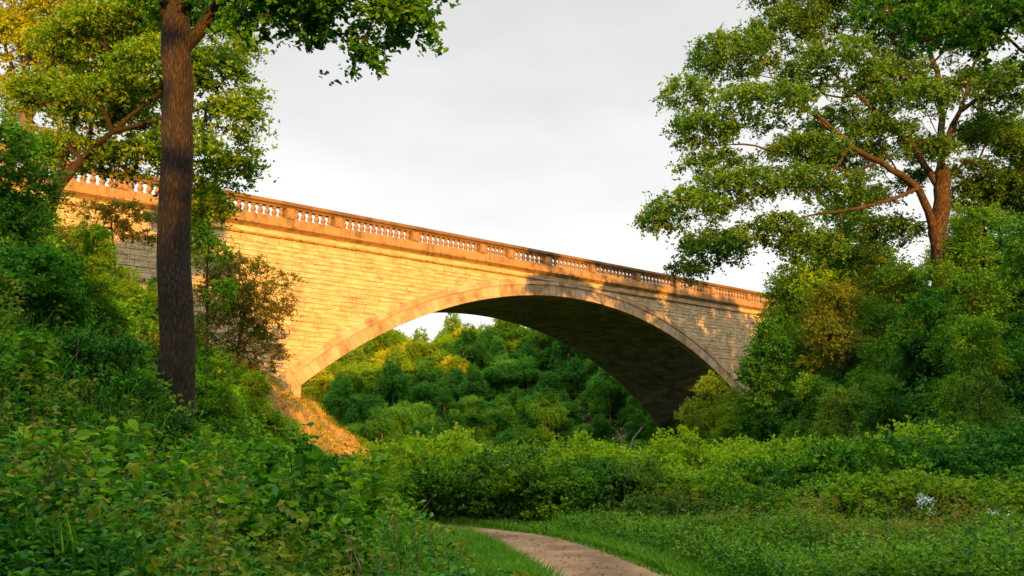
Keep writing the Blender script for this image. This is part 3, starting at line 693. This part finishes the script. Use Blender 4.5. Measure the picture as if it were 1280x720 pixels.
# small trees in front of the wall
rg = rgen(106); Y0 = 46.0
def small_tree(name, label, px, pyb, Y0, lobs, lm, seed, nc=220, per=70, rc=.32, ls=.12, tr=.1):
    rg = rgen(seed); b0 = at(px, pyb, Y0); zz = gz(b0[0], Y0); k = F / Y0
    lb = [(at(x, y, Y0 + d), (rx / k, rx / k, rz / k)) for x, y, d, rx, rz in lobs]
    t = np.mean([l[0] for l in lb], 0)
    trk = [(b0[0], Y0, zz - .3), ((b0[0] + t[0]) / 2, Y0, (zz + t[2]) / 2 + .3), tuple(t)]
    return make_tree(name, label, 'tree', (b0[0], Y0, zz - .3), trk, (tr, tr * .4), lb, nc, per, rc, ls, lm, BK1, rg, rtip=.01, skip=2, flat=.6)
small_tree('hawthorn_tree', 'small rusty brown and green tree standing against the lit bridge wall', 292, 480, 45, [(300, 350, 0, 42, 36), (340, 385, 0, 30, 34), (285, 410, 0, 40, 34), (325, 440, 0, 34, 30), (355, 350, 0, 14, 18), (270, 330, 0, 26, 22), (300, 470, 0, 34, 20), (310, 400, 1, 46, 50), (280, 370, 1, 40, 40)], G5, 201, 620, 60, .34, .11)
small_tree('elder_tree', 'small green tree right behind the dark trunk, under the balustrade', 262, 400, 40, [(262, 320, 0, 26, 30), (240, 290, 0, 30, 24), (275, 370, 0, 20, 26)], G1, 202, 130, 70, .3, .12)
small_tree('rowan_tree', 'thin reddish tree in front of the bridge wall, left of the dark trunk', 150, 330, 42, [(165, 270, 0, 34, 16), (120, 262, 0, 26, 14), (90, 300, 0, 24, 20), (180, 300, 0, 18, 14), (140, 290, 0, 26, 16)], G5, 203, 200, 55, .3, .11, tr=.05)

# ------------------------------------------------------------------ thickets on the left bank (large shrubs, by photo position)
def put(proto, px, Y, sc, rz, label, group=None, lm=None, sz=None, cat=None, name=None, dz=0):
    p = at(px, 500, Y); return place(proto, (p[0], Y, gz(p[0], Y) + dz), rz, sc, label, cat, group, name, lm, sz)
BANK = [  # px, Y, scale, proto, material, label
    (8, 24, .50, TD, G1, 'tall green thicket at the left edge, below the golden tree'),
    (95, 33, .36, TD, G1, 'green thicket low in front of the far left wall, nearest the left edge'),
    (150, 36, .27, TE, GDP, 'pale green thicket in front of the wall, left of the dark trunk'),
    (190, 38, .27, TD, G1, 'green thicket in front of the wall, touching the dark trunk'),
    (110, 26, .33, TD, G1, 'bright green thicket left of the trunk, under the end of the bridge wall'),
    (-50, 17, .50, TD, G2, 'dark green thicket cut by the left edge of the photo'),
    (50, 18, .36, TE, G1, 'mid green thicket on the near left bank, beside the dark hollow'),
    (152, 22, .27, TD, G1, 'leafy green thicket touching the left side of the dark trunk'),
    (268, 30, .30, TE, G1, 'green thicket just right of the dark trunk at mid height'),
    (315, 36, .28, TD, G1, 'green thicket below the rusty tree on the left bank'),
    (215, 33, .38, TE, G4, 'olive thicket directly behind the dark trunk')]
for i, (px, Y, sc, pr, lm, lab) in enumerate(BANK): put(pr, px, Y, sc, i * 1.7, lab, lm=lm, cat='thicket', name='thicket')

rg = rgen(300)
NUM = ['first', 'second', 'third', 'fourth', 'fifth', 'sixth', 'seventh', 'eighth', 'ninth', 'tenth', 'eleventh', 'twelfth', 'thirteenth', 'fourteenth', 'fifteenth', 'sixteenth', 'seventeenth', 'eighteenth', 'nineteenth', 'twentieth',
       'twenty-first', 'twenty-second', 'twenty-third', 'twenty-fourth', 'twenty-fifth', 'twenty-sixth', 'twenty-seventh', 'twenty-eighth', 'twenty-ninth', 'thirtieth', 'thirty-first', 'thirty-second', 'thirty-third', 'thirty-fourth']
def row(pxs, Ys, scs, protos, where, group, what, lms=None, seed=0, szf=1.0):
    rg = rgen(seed); pxs = sorted(pxs)
    for i, px in enumerate(pxs):
        k = int(rg.integers(len(protos))); pr = protos[k]; lm = lms[int(rg.integers(len(lms)))] if lms else None
        Y = Ys(px) + rg.uniform(-.8, .8) * Ys(px) / 25; s = scs(px) * rg.uniform(.76, 1.2)
        put(pr, px, Y, s, rg.uniform(0, 6.28), f'{what}, {NUM[i]} from left {where}', group, lm, sz=s * szf * rg.uniform(.85, 1.2))
# bank silhouette rows
row(np.linspace(235, 440, 10), lambda x: 41 - (x - 235) * .03, lambda x: np.interp(x, [235, 350, 440], [.95, .7, .42]), [SA, SB], 'along the skyline of the far left bank', 'shrubs along the far left bank', 'green shrub', None, 1)
row(np.linspace(225, 540, 13), lambda x: 29 - (x - 225) * .022, lambda x: np.interp(x, [225, 540], [.95, .7]), [SA, SB, SE], 'midway up the left bank', 'shrubs on the middle of the left bank', 'leafy shrub', None, 2)
row(np.linspace(-30, 470, 13), lambda x: 17 - abs(x - 200) * .004, lambda x: np.interp(x, [150, 200, 260, 300, 470], [.75, .42, .45, .6, .5]), [SE, SB, SA], 'in the near row of the left bank', 'shrubs on the near left bank', 'broad leaved shrub', [G1, G2, G2], 3)
row(np.linspace(0, 420, 9), lambda x: 12 + .5 * math.sin(x), lambda x: np.interp(x, [90, 160, 300, 420], [.60, .34, .36, .42]), [SE, SB, SE], 'in the lower left ground cover', 'low shrubs in the lower left', 'low broad leaved shrub', [GNB, G2, G2], 4)
row([385, 398, 412, 425, 440, 452, 463, 478], lambda x: 57.2, lambda x: .42, [SA, SC], 'on the orange sunlit bank', 'small shrubs on the sunlit bank', 'tiny scattered shrub', [G1, G4, G3], 13, .8)
# hedge of brambles across the valley floor
row(list(np.linspace(512, 1130, 21)), lambda x: 18.0 + (x - 512) * .0005, lambda x: .97, [SA, SB, SA, SC, SA], 'in the front of the low hedge beyond the path', 'bramble shrubs in the hedge', 'bramble shrub', [G1, G2, G3B, G1, GDP], 5, 1.0)
row(list(np.linspace(485, 1180, 22)), lambda x: 21.0, lambda x: 1.08, [SC, SA, SC], 'along the top of the low hedge, coloured as sunlit', 'yellow green shrubs at the back of the hedge', 'yellow green shrub', [G3H], 6, 1.0)
row(list(np.linspace(520, 1050, 13)), lambda x: 27, lambda x: .95, [SC, SA], 'in the row behind the hedge', 'shrubs behind the hedge', 'pale green shrub', [G3, G3H], 7)
row(list(np.linspace(1050, 1300, 9)), lambda x: 15.5, lambda x: .88, [SA, SC, SE], 'in the lower right growth', 'shrubs at the lower right', 'low bushy shrub', [G1, G3, G6], 8, .85)
row(list(np.linspace(870, 1290, 10)), lambda x: 12.8, lambda x: .46, [SA, SC, SE, SD], 'in the front rank right of the path', 'small plants right of the path', 'knee high leafy plant', [G1, G3B, G6, G3], 11, .9)
row(list(np.linspace(800, 1260, 11)), lambda x: 16.4, lambda x: .62, [SA, SC, SD], 'between path and hedge on the right', 'small plants between path and hedge', 'waist high leafy plant', [G3B, G1, G6], 12, .9)
row(list(np.linspace(1120, 1310, 6)), lambda x: 20, lambda x: 1.2, [SA, SB], 'under the dark woods at the right edge', 'shrubs under the right woods', 'dark green shrub', [G2], 9)
row(list(np.linspace(490, 800, 11)), lambda x: 84, lambda x: 1.3, [SB, SA], 'at the foot of the far hill', 'shrubs at the foot of the far hill', 'dull green shrub', [G2], 10)

# ------------------------------------------------------------------ woods on the right slope
WOODS = [
    (1005, 66, 1.35, TE, G4, 'olive leafed tree beside the right end of the balustrade'),
    (1000, 57, 1.1, TD, G3B, 'green tree in front of the right end of the bridge wall'),
    (1060, 60, 1.65, TE, G3B, 'wide green tree behind the oak limbs, above the bridge end'),
    (1035, 51, .95, TE, G3B, 'mid green tree halfway up the right slope, left of the oak trunk'),
    (1095, 57, 1.35, TE, G3B, 'broad yellow green tree filling the gap left of the oak trunk'),
    (1035, 56, 1.45, TE, GDP, 'bushy olive tree under the lowest oak limbs'),
    (1110, 50, .85, TE, G4, 'yellowish tree directly below the oak trunk'),
    (1130, 42, .58, TD, G1, 'green tree in the middle of the right woods'),
    (1055, 42, .62, TD, G4, 'low spreading olive tree at the foot of the right slope'),
    (1000, 46, .50, TD, G3B, 'small light green tree right of the conical tree'),
    (1190, 40, .48, TD, G1, 'dark green tree in the right woods, below and right of the oak trunk'),
    (1250, 43, .72, TD, G1, 'tall dark green tree at the right edge beside the oak trunk'),
    (1300, 33, .70, TD, G2, 'very dark tree cut by the right edge of the photo'),
    (1225, 31, .50, TD, G1, 'rounded dark tree low in the right woods'),
    (1165, 33, .46, TD, G2, 'small dark tree at the foot of the right woods'),
    (1100, 36, .46, TE, G1, 'small bushy tree at the foot of the right slope, behind the hedge'),
    (1315, 52, 1.1, TD, G3B, 'sunlit olive tree high at the right edge, right of the oak'),
    (1215, 62, .85, TE, G3, 'bright green tree on the skyline just right of the oak trunk')]
for i, (px, Y, sc, pr, lm, lab) in enumerate(WOODS): put(pr, px, Y, sc, i * 2.1, lab, lm=lm, group='trees on the right slope', name='woodland_tree')
rg = rgen(93); SL = []
for q_ in range(200):
    Y_ = rg.uniform(23, 47); px_ = rg.uniform(1010, 1320); p = at(px_, 500, Y_)
    if p[0] < np.interp(Y_, *RX) - 1.0 or any(math.hypot(p[0] - a, (Y_ - b) * .7) < 2.1 for a, b, c_ in SL): continue
    SL.append((p[0], Y_, px_))
    if len(SL) == 34: break
for i, (x_, Y_, px_) in enumerate(sorted(SL, key=lambda t: t[2])):
    place([TD, TE, TD][i % 3], (x_, Y_, gz(x_, Y_) - .4), rg.uniform(0, 6.28), rg.uniform(.30, .46), f'leafy shrub on the shaded right slope, {NUM[i]} from left there', 'shrub', 'shrubs on the right slope', 'slope_shrub', [G1, G2, G2, G3B, G1][i % 5], rg.uniform(.34, .5))
put(TF, 964, 40, 1.0, .5, 'dark green conical tree standing before the right foot of the arch', lm=G2)
put(TE, 890, 50, .66, .9, 'rounded olive tree in front of the right foot of the arch', lm=G3, name='rounded_tree')
put(TE, 925, 46, .46, 2.9, 'low pale green bushy tree left of the conical tree', lm=G3, name='rounded_tree')

# ------------------------------------------------------------------ wooded hill beyond the arch
rg = rgen(400)
k = 0
for Y in (97, 103, 109, 115, 121, 127, 133, 139, 146):
    for px in np.arange(350, 880, 2350.0 / Y):
        x = px + rg.uniform(-12, 12); YY = Y + rg.uniform(-3, 3); p = at(x, 500, YY)
        sun_tint = (Y > 130 and x < 700) or (Y > 118 and x < 580) or (Y > 110 and x < 480)  # hilltop sunlight is put into the leaf colours of these trees
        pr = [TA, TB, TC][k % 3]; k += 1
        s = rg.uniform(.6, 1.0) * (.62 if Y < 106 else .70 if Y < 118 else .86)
        if sun_tint: lab, gp, lm = 'tree tinted golden for sunlight on the top of the hill seen through the arch', 'trees on the top of the far hill', [G3, GDP, G3, G7, GDP][(k * 7) % 5]
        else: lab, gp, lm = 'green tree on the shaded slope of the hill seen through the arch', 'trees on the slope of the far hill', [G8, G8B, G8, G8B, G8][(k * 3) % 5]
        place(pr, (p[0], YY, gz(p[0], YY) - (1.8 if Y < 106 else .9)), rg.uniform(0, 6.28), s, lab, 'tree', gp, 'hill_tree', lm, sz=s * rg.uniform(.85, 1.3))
put(TC, 682, 92, .62, 1.0, 'tree with a pale bare trunk standing at the foot of the far hill', lm=G8, name='pale_trunk_tree')

# ------------------------------------------------------------------ unseen belt of leaf cards added behind the camera to shade the valley
rg = rgen(500)
def belt_top(X):
    return np.interp(X, [-60, -14, -6, 8, 13, 32, 37, 50, 140], [17, 17, 14.3, 14.3, 13.3, 13.3, 17, 18, 22])  # belt heights are shaped to set where sun and shade fall
n = 30000
bx_ = rg.uniform(-70, 110, n); by_ = rg.uniform(-42, -25, n); gh = height(bx_, by_)
top = belt_top(bx_) + 1.2 * np.sin(bx_ * .9) * np.cos(bx_ * .37 + 1) + .6 * np.sin(bx_ * 2.3)
bz_ = gh + (top - gh) * rg.random(n) ** .8
V_, F_ = leaves_geo(np.stack([bx_, by_, bz_], 1), .95, rg, aspect=.9)
tag(mesh_np('shade_belt', V_, F_, G2), 'unseen belt of leaves added behind the viewer to shade the valley floor', 'shade_belt', kind='stuff')

# ------------------------------------------------------------------ ground cover
def patch(X, Y, f, seed=0):
    a = 1.7 * seed; n_ = np.sin(X * f + 1.3 + a) * np.cos(Y * f * 1.1 - .7 + a) + .7 * np.sin((X * .6 + Y * .8) * f * 2.1 + a) * np.cos((X * .8 - Y * .6) * f * 1.9) + .4 * np.sin(X * f * 4.3 + a) * np.cos(Y * f * 4.7 + 2)
    return np.clip(.5 + n_ * .38, 0, 1)
def herbs(name, label, X, Y, hmin, hmax, k, spread, lsize, lm, seed, fine=False, clump=None, cat='undergrowth', up=1.1, hs=1.0):
    rg = rgen(seed); n = len(X); Z = height(X, Y)
    hh = hs * rg.uniform(hmin, hmax, n) * (.35 + 1.1 * patch(X, Y, 1.3, seed % 5))
    t = rg.random((n, k)) ** .55; an = rg.uniform(0, 6.28, (n, k)); rr = spread * np.sqrt(rg.random((n, k))) * (1.15 - .5 * t)
    lean = rg.normal(size=(n, 2)) * .12
    P = np.stack([X[:, None] + rr * np.cos(an) + lean[:, :1] * t, Y[:, None] + rr * np.sin(an) + lean[:, 1:] * t, Z[:, None] + hh[:, None] * t + .02], -1).reshape(-1, 3)
    V_, F_ = leaves_geo(P, np.repeat(np.broadcast_to(lsize, (n,)), k), rg, fine=fine, up=up)
    return tag(mesh_np(name, V_, F_, lm), label, cat, kind='stuff')
def scatter(n, y0, y1, x0f, x1f, seed, pw=2.0):
    """ground points, denser nearby; x limits are functions of Y"""
    rg = rgen(seed); u = rg.random(n)
    Y = 1 / (1 / y0 + u * (1 / y1 - 1 / y0)) if pw == 2 else y0 + u * (y1 - y0)
    a = x0f(Y); b = x1f(Y); return a + (b - a) * rg.random(n), Y
edgeL = lambda Y: np.interp(Y, [4, 8, 10.4, 11.8, 13.6, 15, 17, 22, 60], [.4, -.3, -.85, -1.2, -1.8, -2.6, -4.2, -5.8, -7])
X, Y = scatter(13000, 5.0, 15, lambda Y: -.62 * Y - 1, edgeL, 41)
m_ = (X < edgeL(Y) - .35 * rgen(1).random(len(X))) & (patch(X, Y, 2.4) + .30 * rgen(3).random(len(X)) > .50)
m_ &= (np.hypot((X + 6.0) / 1.3, (Y - 12.4) / 2.2) > .5 + .8 * rgen(4).random(len(X))) | (rgen(5).random(len(X)) < .3)
herbs('undergrowth', 'leafy green ground cover over the near left bank', X[m_], Y[m_], .08, .42, 15, .14, .060, GNB, 42, fine=True, up=2.4)
X, Y = scatter(650, 5.0, 17, lambda Y: -.62 * Y - 1, lambda Y: edgeL(Y) - .3, 77)
herbs('undergrowth', 'taller paler weeds rising from the near ground cover', X, Y, .40, .85, 24, .13, .058, GNB, 78, fine=True, up=1.8)
X, Y = scatter(9000, 14, 60, lambda Y: -.62 * Y - 1, lambda Y: np.interp(Y, *LX) + .5, 43)
m_ = ~((Y > 46) & (X > -19 + (Y - 46) * .35)); X, Y = X[m_], Y[m_]
m_ = path_dist(X, Y) > 1.0; X, Y = X[m_], Y[m_]
herbs('undergrowth', 'green undergrowth covering the farther left bank', X, Y, .25, .8, 14, .35, .05 + .0042 * Y, G1, 44)
# sparse on the lit bank below the abutment
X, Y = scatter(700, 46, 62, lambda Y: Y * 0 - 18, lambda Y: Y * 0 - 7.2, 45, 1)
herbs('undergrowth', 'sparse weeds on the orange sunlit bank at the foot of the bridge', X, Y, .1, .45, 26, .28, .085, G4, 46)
# right side rough herbs
X, Y = scatter(11000, 7.5, 18.5, lambda Y: path_c(Y) + 1.1 + .01 * Y, lambda Y: .62 * Y + 1, 47)
herbs('undergrowth', 'rough mixed herbs with reddish tips right of the path', X, Y, .12, .50, 16, .15, .035 + .0016 * Y, G6, 48, hs=np.interp(Y, [7, 12, 15, 18.5], [1.2, 1.15, .75, .35]))
X, Y = scatter(6000, 9, 17.5, lambda Y: path_c(Y) + 2.2, lambda Y: .62 * Y + 1, 87)
m_ = patch(X, Y, 1.6, 3) > .66; herbs('undergrowth', 'patches of olive and reddish flowering weeds right of the path', X[m_], Y[m_], .35, .7, 16, .12, .045, GRD, 88, hs=.9)
X, Y = scatter(5200, 16.5, 48, lambda Y: np.interp(Y, [16.5, 20, 30, 48], [-1.5, -3.4, -5, -6]), lambda Y: .60 * Y + 1, 49)
m_ = path_dist(X, Y) > 1.1
m_ &= (Y > 23.5) | (rgen(2).random(len(X)) < .12)
herbs('undergrowth', 'green undergrowth on the valley floor around the hedge', X[m_], Y[m_], .15, .5, 14, .35, .05 + .0045 * Y[m_], G3B, 50)
X, Y = scatter(9000, 22, 70, lambda Y: np.interp(Y, *RX) - 2, lambda Y: .62 * Y + 3, 51)
herbs('undergrowth', 'dense undergrowth covering the right slope under the trees', X, Y, .3, .9, 16, .5, .05 + .0028 * Y, G2, 52)
X, Y = scatter(5200, 62, 150, lambda Y: -.3 * Y, lambda Y: .34 * Y, 53, 1)
herbs('undergrowth', 'undergrowth covering the valley floor and hill beyond the bridge', X, Y, .3, 1.0, 18, 1.2, .40, G1, 54)

X, Y = scatter(14000, 5.5, 20, lambda Y: -.62 * Y - 1, lambda Y: edgeL(Y) + .2, 80); _G = (X, Y)
X, Y = scatter(700, 5.5, 18, lambda Y: -.62 * Y - 1, lambda Y: edgeL(Y), 81)
herbs('undergrowth', 'narrow leaved pale weeds among the ground cover', X, Y, .3, .8, 26, .12, .07, G4, 82)
rg = rgen(83); X, Y = scatter(420, 6, 22, lambda Y: -.6 * Y, lambda Y: .6 * Y, 84); m_ = path_dist(X, Y) > 2.0; X, Y = X[m_], Y[m_]; ch = []
for x_, y_ in zip(X, Y):
    z_ = gz(x_, y_); h_ = rg.uniform(.4, .95); l_ = rg.normal(size=2) * .18; ch.append(([(x_, y_, z_), (x_ + l_[0] * .4, y_ + l_[1] * .4, z_ + h_ * .6), (x_ + l_[0], y_ + l_[1], z_ + h_)], [.006, .005, .003]))
V_, F_ = tubes(ch, 4); tag(mesh_np('undergrowth', V_, F_, BKD), 'dry brown stems sticking out of the undergrowth', 'undergrowth', kind='stuff')
rg = rgen(85); i_ = rg.integers(0, len(PC), 900); P = PC[i_] + nn[i_] * (rg.uniform(-1, 1, 900) ** 3 * .9 + rg.normal(size=900) * .15)[:, None] + rg.normal(size=(900, 2)) * .1
P = np.stack([P[:, 0], P[:, 1], height(P[:, 0], P[:, 1]) + .055], 1); V_, F_ = leaves_geo(P, .045, rg, up=3)
tag(mesh_np('fallen_leaves', V_, F_, LIT), 'small dry leaves scattered on the dirt path', 'leaves', kind='stuff')

# young broad leaved plants standing out of the near ground cover
rg = rgen(90)
SAPL = [(205, 640, 7.2), (262, 600, 8.2), (300, 655, 7.0), (330, 585, 9.0), (352, 640, 7.6), (395, 610, 8.8), (150, 600, 8.6), (240, 560, 10.0), (60, 640, 7.4), (440, 650, 8.4), (110, 690, 6.4), (30, 560, 9.5), (470, 600, 10.5), (378, 560, 10.5)]
for i, (px, py, Yp) in enumerate(sorted(SAPL)):
    p = at(px, py, Yp); z0 = gz(p[0], Yp); Hh = max(.75, p[2] - z0) * rg.uniform(1.05, 1.3); e = empty('young_plant', (p[0], Yp, z0))
    tag(e, f'bright broad leaved young plant, {NUM[i]} from left above the near ground cover', 'plant', 'young plants on the near left bank')
    ch = []; P = []
    for k in range(rg.integers(3, 5)):
        t = np.array([rg.normal() * .16, rg.normal() * .16, Hh * rg.uniform(.75, 1.1)]); st_ = [np.zeros(3), t * np.array([.3, .3, .5]), t]
        ch.append((st_, [.010, .008, .004]))
        for f_ in np.linspace(.35, 1, 8):
            c_ = t * np.array([f_, f_, f_])
            for w_ in range(5):
                an = rg.uniform(0, 6.28); q_ = c_ + np.array([math.cos(an), math.sin(an), .1]) * rg.uniform(.06, .17); P.append(q_); ch.append(([c_, q_], [.004, .002]))
    V_, F_ = tubes(ch, 4); mesh_np('stems', V_, F_, G1, e, smooth=True)
    V_, F_ = leaves_geo(np.array(P), .115, rg, aspect=.7, up=1.5, fine=True); mesh_np('foliage', V_, F_, G1, e)

# grass verges
def grass(name, label, X, Y, h, lm, seed, w=.012):
    rg = rgen(seed); n = len(X); Z = height(X, Y); hh = h * rg.uniform(.5, 1.3, n) * (.7 + .6 * (bumps(X * 2, Y * 2, 7) + .5).clip(0, 1))
    an = rg.uniform(0, 6.28, n); d = np.stack([np.cos(an), np.sin(an), 0 * an], 1) * w; le = rg.normal(size=(n, 3)) * np.array([1, 1, 0]) * (hh * .38)[:, None]
    b_ = np.stack([X, Y, Z], 1); up_ = np.stack([0 * hh, 0 * hh, hh], 1)
    V = np.stack([b_ - d, b_ + d, b_ + d * .7 + up_ * .6 + le * .35, b_ - d * .7 + up_ * .6 + le * .35, b_ + up_ + le], 1).reshape(-1, 3); i = np.arange(n)[:, None] * 5
    return tag(mesh_np(name, V, [i + np.array([0, 1, 2, 3]), i + np.array([3, 2, 4])], lm), label, 'grass', kind='stuff')
rg = rgen(60)
def verge(n, s0, s1, seed, y0=6, y1=19):
    rg = rgen(seed); i = rg.integers(0, len(PC) - 1, n * 3); t = rg.random(n * 3)
    p = PC[i] * (1 - t)[:, None] + PC[i + 1] * t[:, None]; q = nn[i]; m = (p[:, 1] > y0) & (p[:, 1] < y1); p, q = p[m][:n], q[m][:n]
    s = s0 + (s1 - s0) * rg.random(len(p)); p = p + q * s[:, None]; return p[:, 0], p[:, 1]
X, Y = verge(42000, .80, 1.5, 61); grass('grass', 'short green grass along the right edge of the path', X, Y, .13, GR, 62)
X, Y = verge(80000, -2.7, -.80, 63); grass('grass', 'longer green grass along the left edge of the path', X, Y, .20, GR, 64)
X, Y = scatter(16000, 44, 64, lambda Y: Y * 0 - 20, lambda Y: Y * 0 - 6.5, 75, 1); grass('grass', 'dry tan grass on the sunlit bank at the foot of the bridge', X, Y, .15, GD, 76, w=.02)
X, Y = _G; grass('grass', 'thin grass blades standing in the left ground cover', X, Y, .42, GR, 86)
X, Y = verge(2600, .66, .88, 89); grass('grass', 'grass tufts creeping over the right rim of the path', X, Y, .07, GR, 91)
X, Y = verge(2600, -.88, -.66, 65); grass('grass', 'grass tufts creeping over the left rim of the path', X, Y, .07, GR, 66)
X, Y = scatter(60000, 8, 20, lambda Y: path_c(Y) + 1.6, lambda Y: .62 * Y + 1, 67); grass('grass', 'taller rough grass among the herbs right of the path', X, Y, .26, GR, 68)

# ------------------------------------------------------------------ pale blue flowers
def flower(px, py, Yf, label, seed):
    rg = rgen(seed); p = at(px, py, Yf); z0 = gz(p[0], Yf); e = empty('flowering_plant', (p[0], Yf, z0)); tag(e, label, 'flower')
    H = p[2] - z0; ch = []; P = []
    for i in range(7):
        t = np.array([rg.normal() * .09, rg.normal() * .09, H * rg.uniform(.75, 1.1)]); ch.append(([(0, 0, 0), t * .6 + np.array([0, 0, .02]), t], [.006, .005, .003]))
        P.append(t + rg.normal(size=(26, 3)) * np.array([.035, .035, .05]))
    V_, F_ = tubes(ch, 4); mesh_np('stems', V_, F_, G1, e)
    V_, F_ = leaves_geo(np.vstack(P), .035, rg, aspect=.9); mesh_np('blossom', V_, F_, FLW, e)
    Q = np.vstack([c[0][2] * rg.random((30, 1)) for c in ch]) + rg.normal(size=(210, 3)) * .04
    V_, F_ = leaves_geo(Q, .06, rg); mesh_np('foliage', V_, F_, G1, e)
flower(1156, 628, 14.2, 'pale blue flowering plant in the rough growth at lower right', 71)
flower(1250, 648, 13.0, 'small pale blue flower cluster near the lower right corner', 72)

# dead wood and boulders at the right foot of the arch
DEAD = bark_mat('dead_wood', [(.14, .12, .10), (.24, .21, .18), (.32, .29, .26)], .6)
YD = 60.0
for i, (pts, lab) in enumerate([([(786, 566), (792, 548), (803, 534)], 'pale grey dead branch leaning at the right foot of the arch'), ([(778, 562), (776, 548), (771, 538)], 'short upright dead stump left of the leaning branch')]):
    P = [at(x, y, YD) for x, y in pts]; z0 = gz(P[0][0], YD); P[0][2] = z0 - .1
    V_, F_ = tubes([(P, [.09, .07, .03]), ([P[1], P[1] + np.array([.4, .2, .35])], [.04, .015])], 7)
    tag(mesh_np('dead_branch', V_, F_, DEAD, smooth=True), lab, 'dead wood')

# remove the unplaced prototypes (their meshes live on in the copies)
for e in HID:
    for ch in list(e.children): bpy.data.objects.remove(ch)
    bpy.data.objects.remove(e)

# ------------------------------------------------------------------ light
SAZ, SEL = R(163), R(9.5)          # azimuth from +Y towards +X
sv = Vector((math.sin(SAZ) * math.cos(SEL), math.cos(SAZ) * math.cos(SEL), math.sin(SEL)))
sd = bpy.data.lights.new('sun', 'SUN'); so = bpy.data.objects.new('sun', sd); COL.objects.link(so)
sd.energy = 5.0; sd.angle = R(.5); sd.color = (1.0, .475, .075)
so.rotation_euler = sv.to_track_quat('Z', 'Y').to_euler(); so.location = (30, -40, 40)
w = bpy.data.worlds.new('World'); scene.world = w; w.use_nodes = True; nt = w.node_tree; nt.nodes.clear()
out = nt.nodes.new('ShaderNodeOutputWorld')
sky = N(nt, 'ShaderNodeTexSky', sky_type='NISHITA', sun_disc=False, sun_elevation=SEL, sun_rotation=SAZ)
b1 = N(nt, 'ShaderNodeBackground'); b1.inputs[1].default_value = .10; L(nt, sky.outputs[0], b1.inputs[0])
tc = N(nt, 'ShaderNodeTexCoord'); mp = N(nt, 'ShaderNodeMapping'); mp.inputs['Scale'].default_value = (1, 1, 3.2); mp.inputs['Rotation'].default_value = (0, .15, 0); L(nt, tc.outputs['Generated'], mp.inputs[0])
cn = N(nt, 'ShaderNodeTexNoise'); cn.inputs['Scale'].default_value = 1.6; cn.inputs['Detail'].default_value = 6; cn.inputs['Roughness'].default_value = .5; L(nt, mp.outputs[0], cn.inputs[0])
cr = ramp(nt, [(.3, (.345, .342, .342)), (.5, (.430, .422, .412)), (.7, (.51, .495, .475))]); L(nt, cn.outputs['Fac'], cr.inputs[0])
sx = N(nt, 'ShaderNodeSeparateXYZ'); L(nt, tc.outputs['Generated'], sx.inputs[0])       # an overcast sky grows brighter towards the zenith
zr = N(nt, 'ShaderNodeMapRange'); zr.inputs['From Min'].default_value = .50; zr.inputs['From Max'].default_value = .95; zr.inputs['To Min'].default_value = 1.0; zr.inputs['To Max'].default_value = 4.6; L(nt, sx.outputs['Z'], zr.inputs['Value'])
hz = N(nt, 'ShaderNodeMapRange'); hz.inputs['From Min'].default_value = .02; hz.inputs['From Max'].default_value = .42; hz.inputs['To Min'].default_value = 1.28; hz.inputs['To Max'].default_value = .96; L(nt, sx.outputs['Z'], hz.inputs['Value'])
zm = N(nt, 'ShaderNodeMath', operation='MULTIPLY'); L(nt, zr.outputs[0], zm.inputs[0]); L(nt, hz.outputs[0], zm.inputs[1])
b2 = N(nt, 'ShaderNodeBackground'); L(nt, zm.outputs[0], b2.inputs[1]); L(nt, cr.outputs[0], b2.inputs[0])
mx = N(nt, 'ShaderNodeMixShader'); mx.inputs[0].default_value = .9; L(nt, b1.outputs[0], mx.inputs[1]); L(nt, b2.outputs[0], mx.inputs[2]); L(nt, mx.outputs[0], out.inputs[0])

vs = scene.view_settings; vs.view_transform = 'Standard'; vs.look = 'None'; vs.exposure = 1.05; vs.gamma = 1
c = scene.cycles
scene.render.engine = 'CYCLES'
c.use_denoising = True
try: c.denoiser = 'OPENIMAGEDENOISE'; c.denoising_input_passes = 'RGB_ALBEDO_NORMAL'
except Exception: pass
c.max_bounces = 5; c.diffuse_bounces = 3; c.glossy_bounces = 1; c.transmission_bounces = 3; c.transparent_max_bounces = 4
c.use_adaptive_sampling = True; c.adaptive_threshold = .02; c.caustics_reflective = False; c.caustics_refractive = False
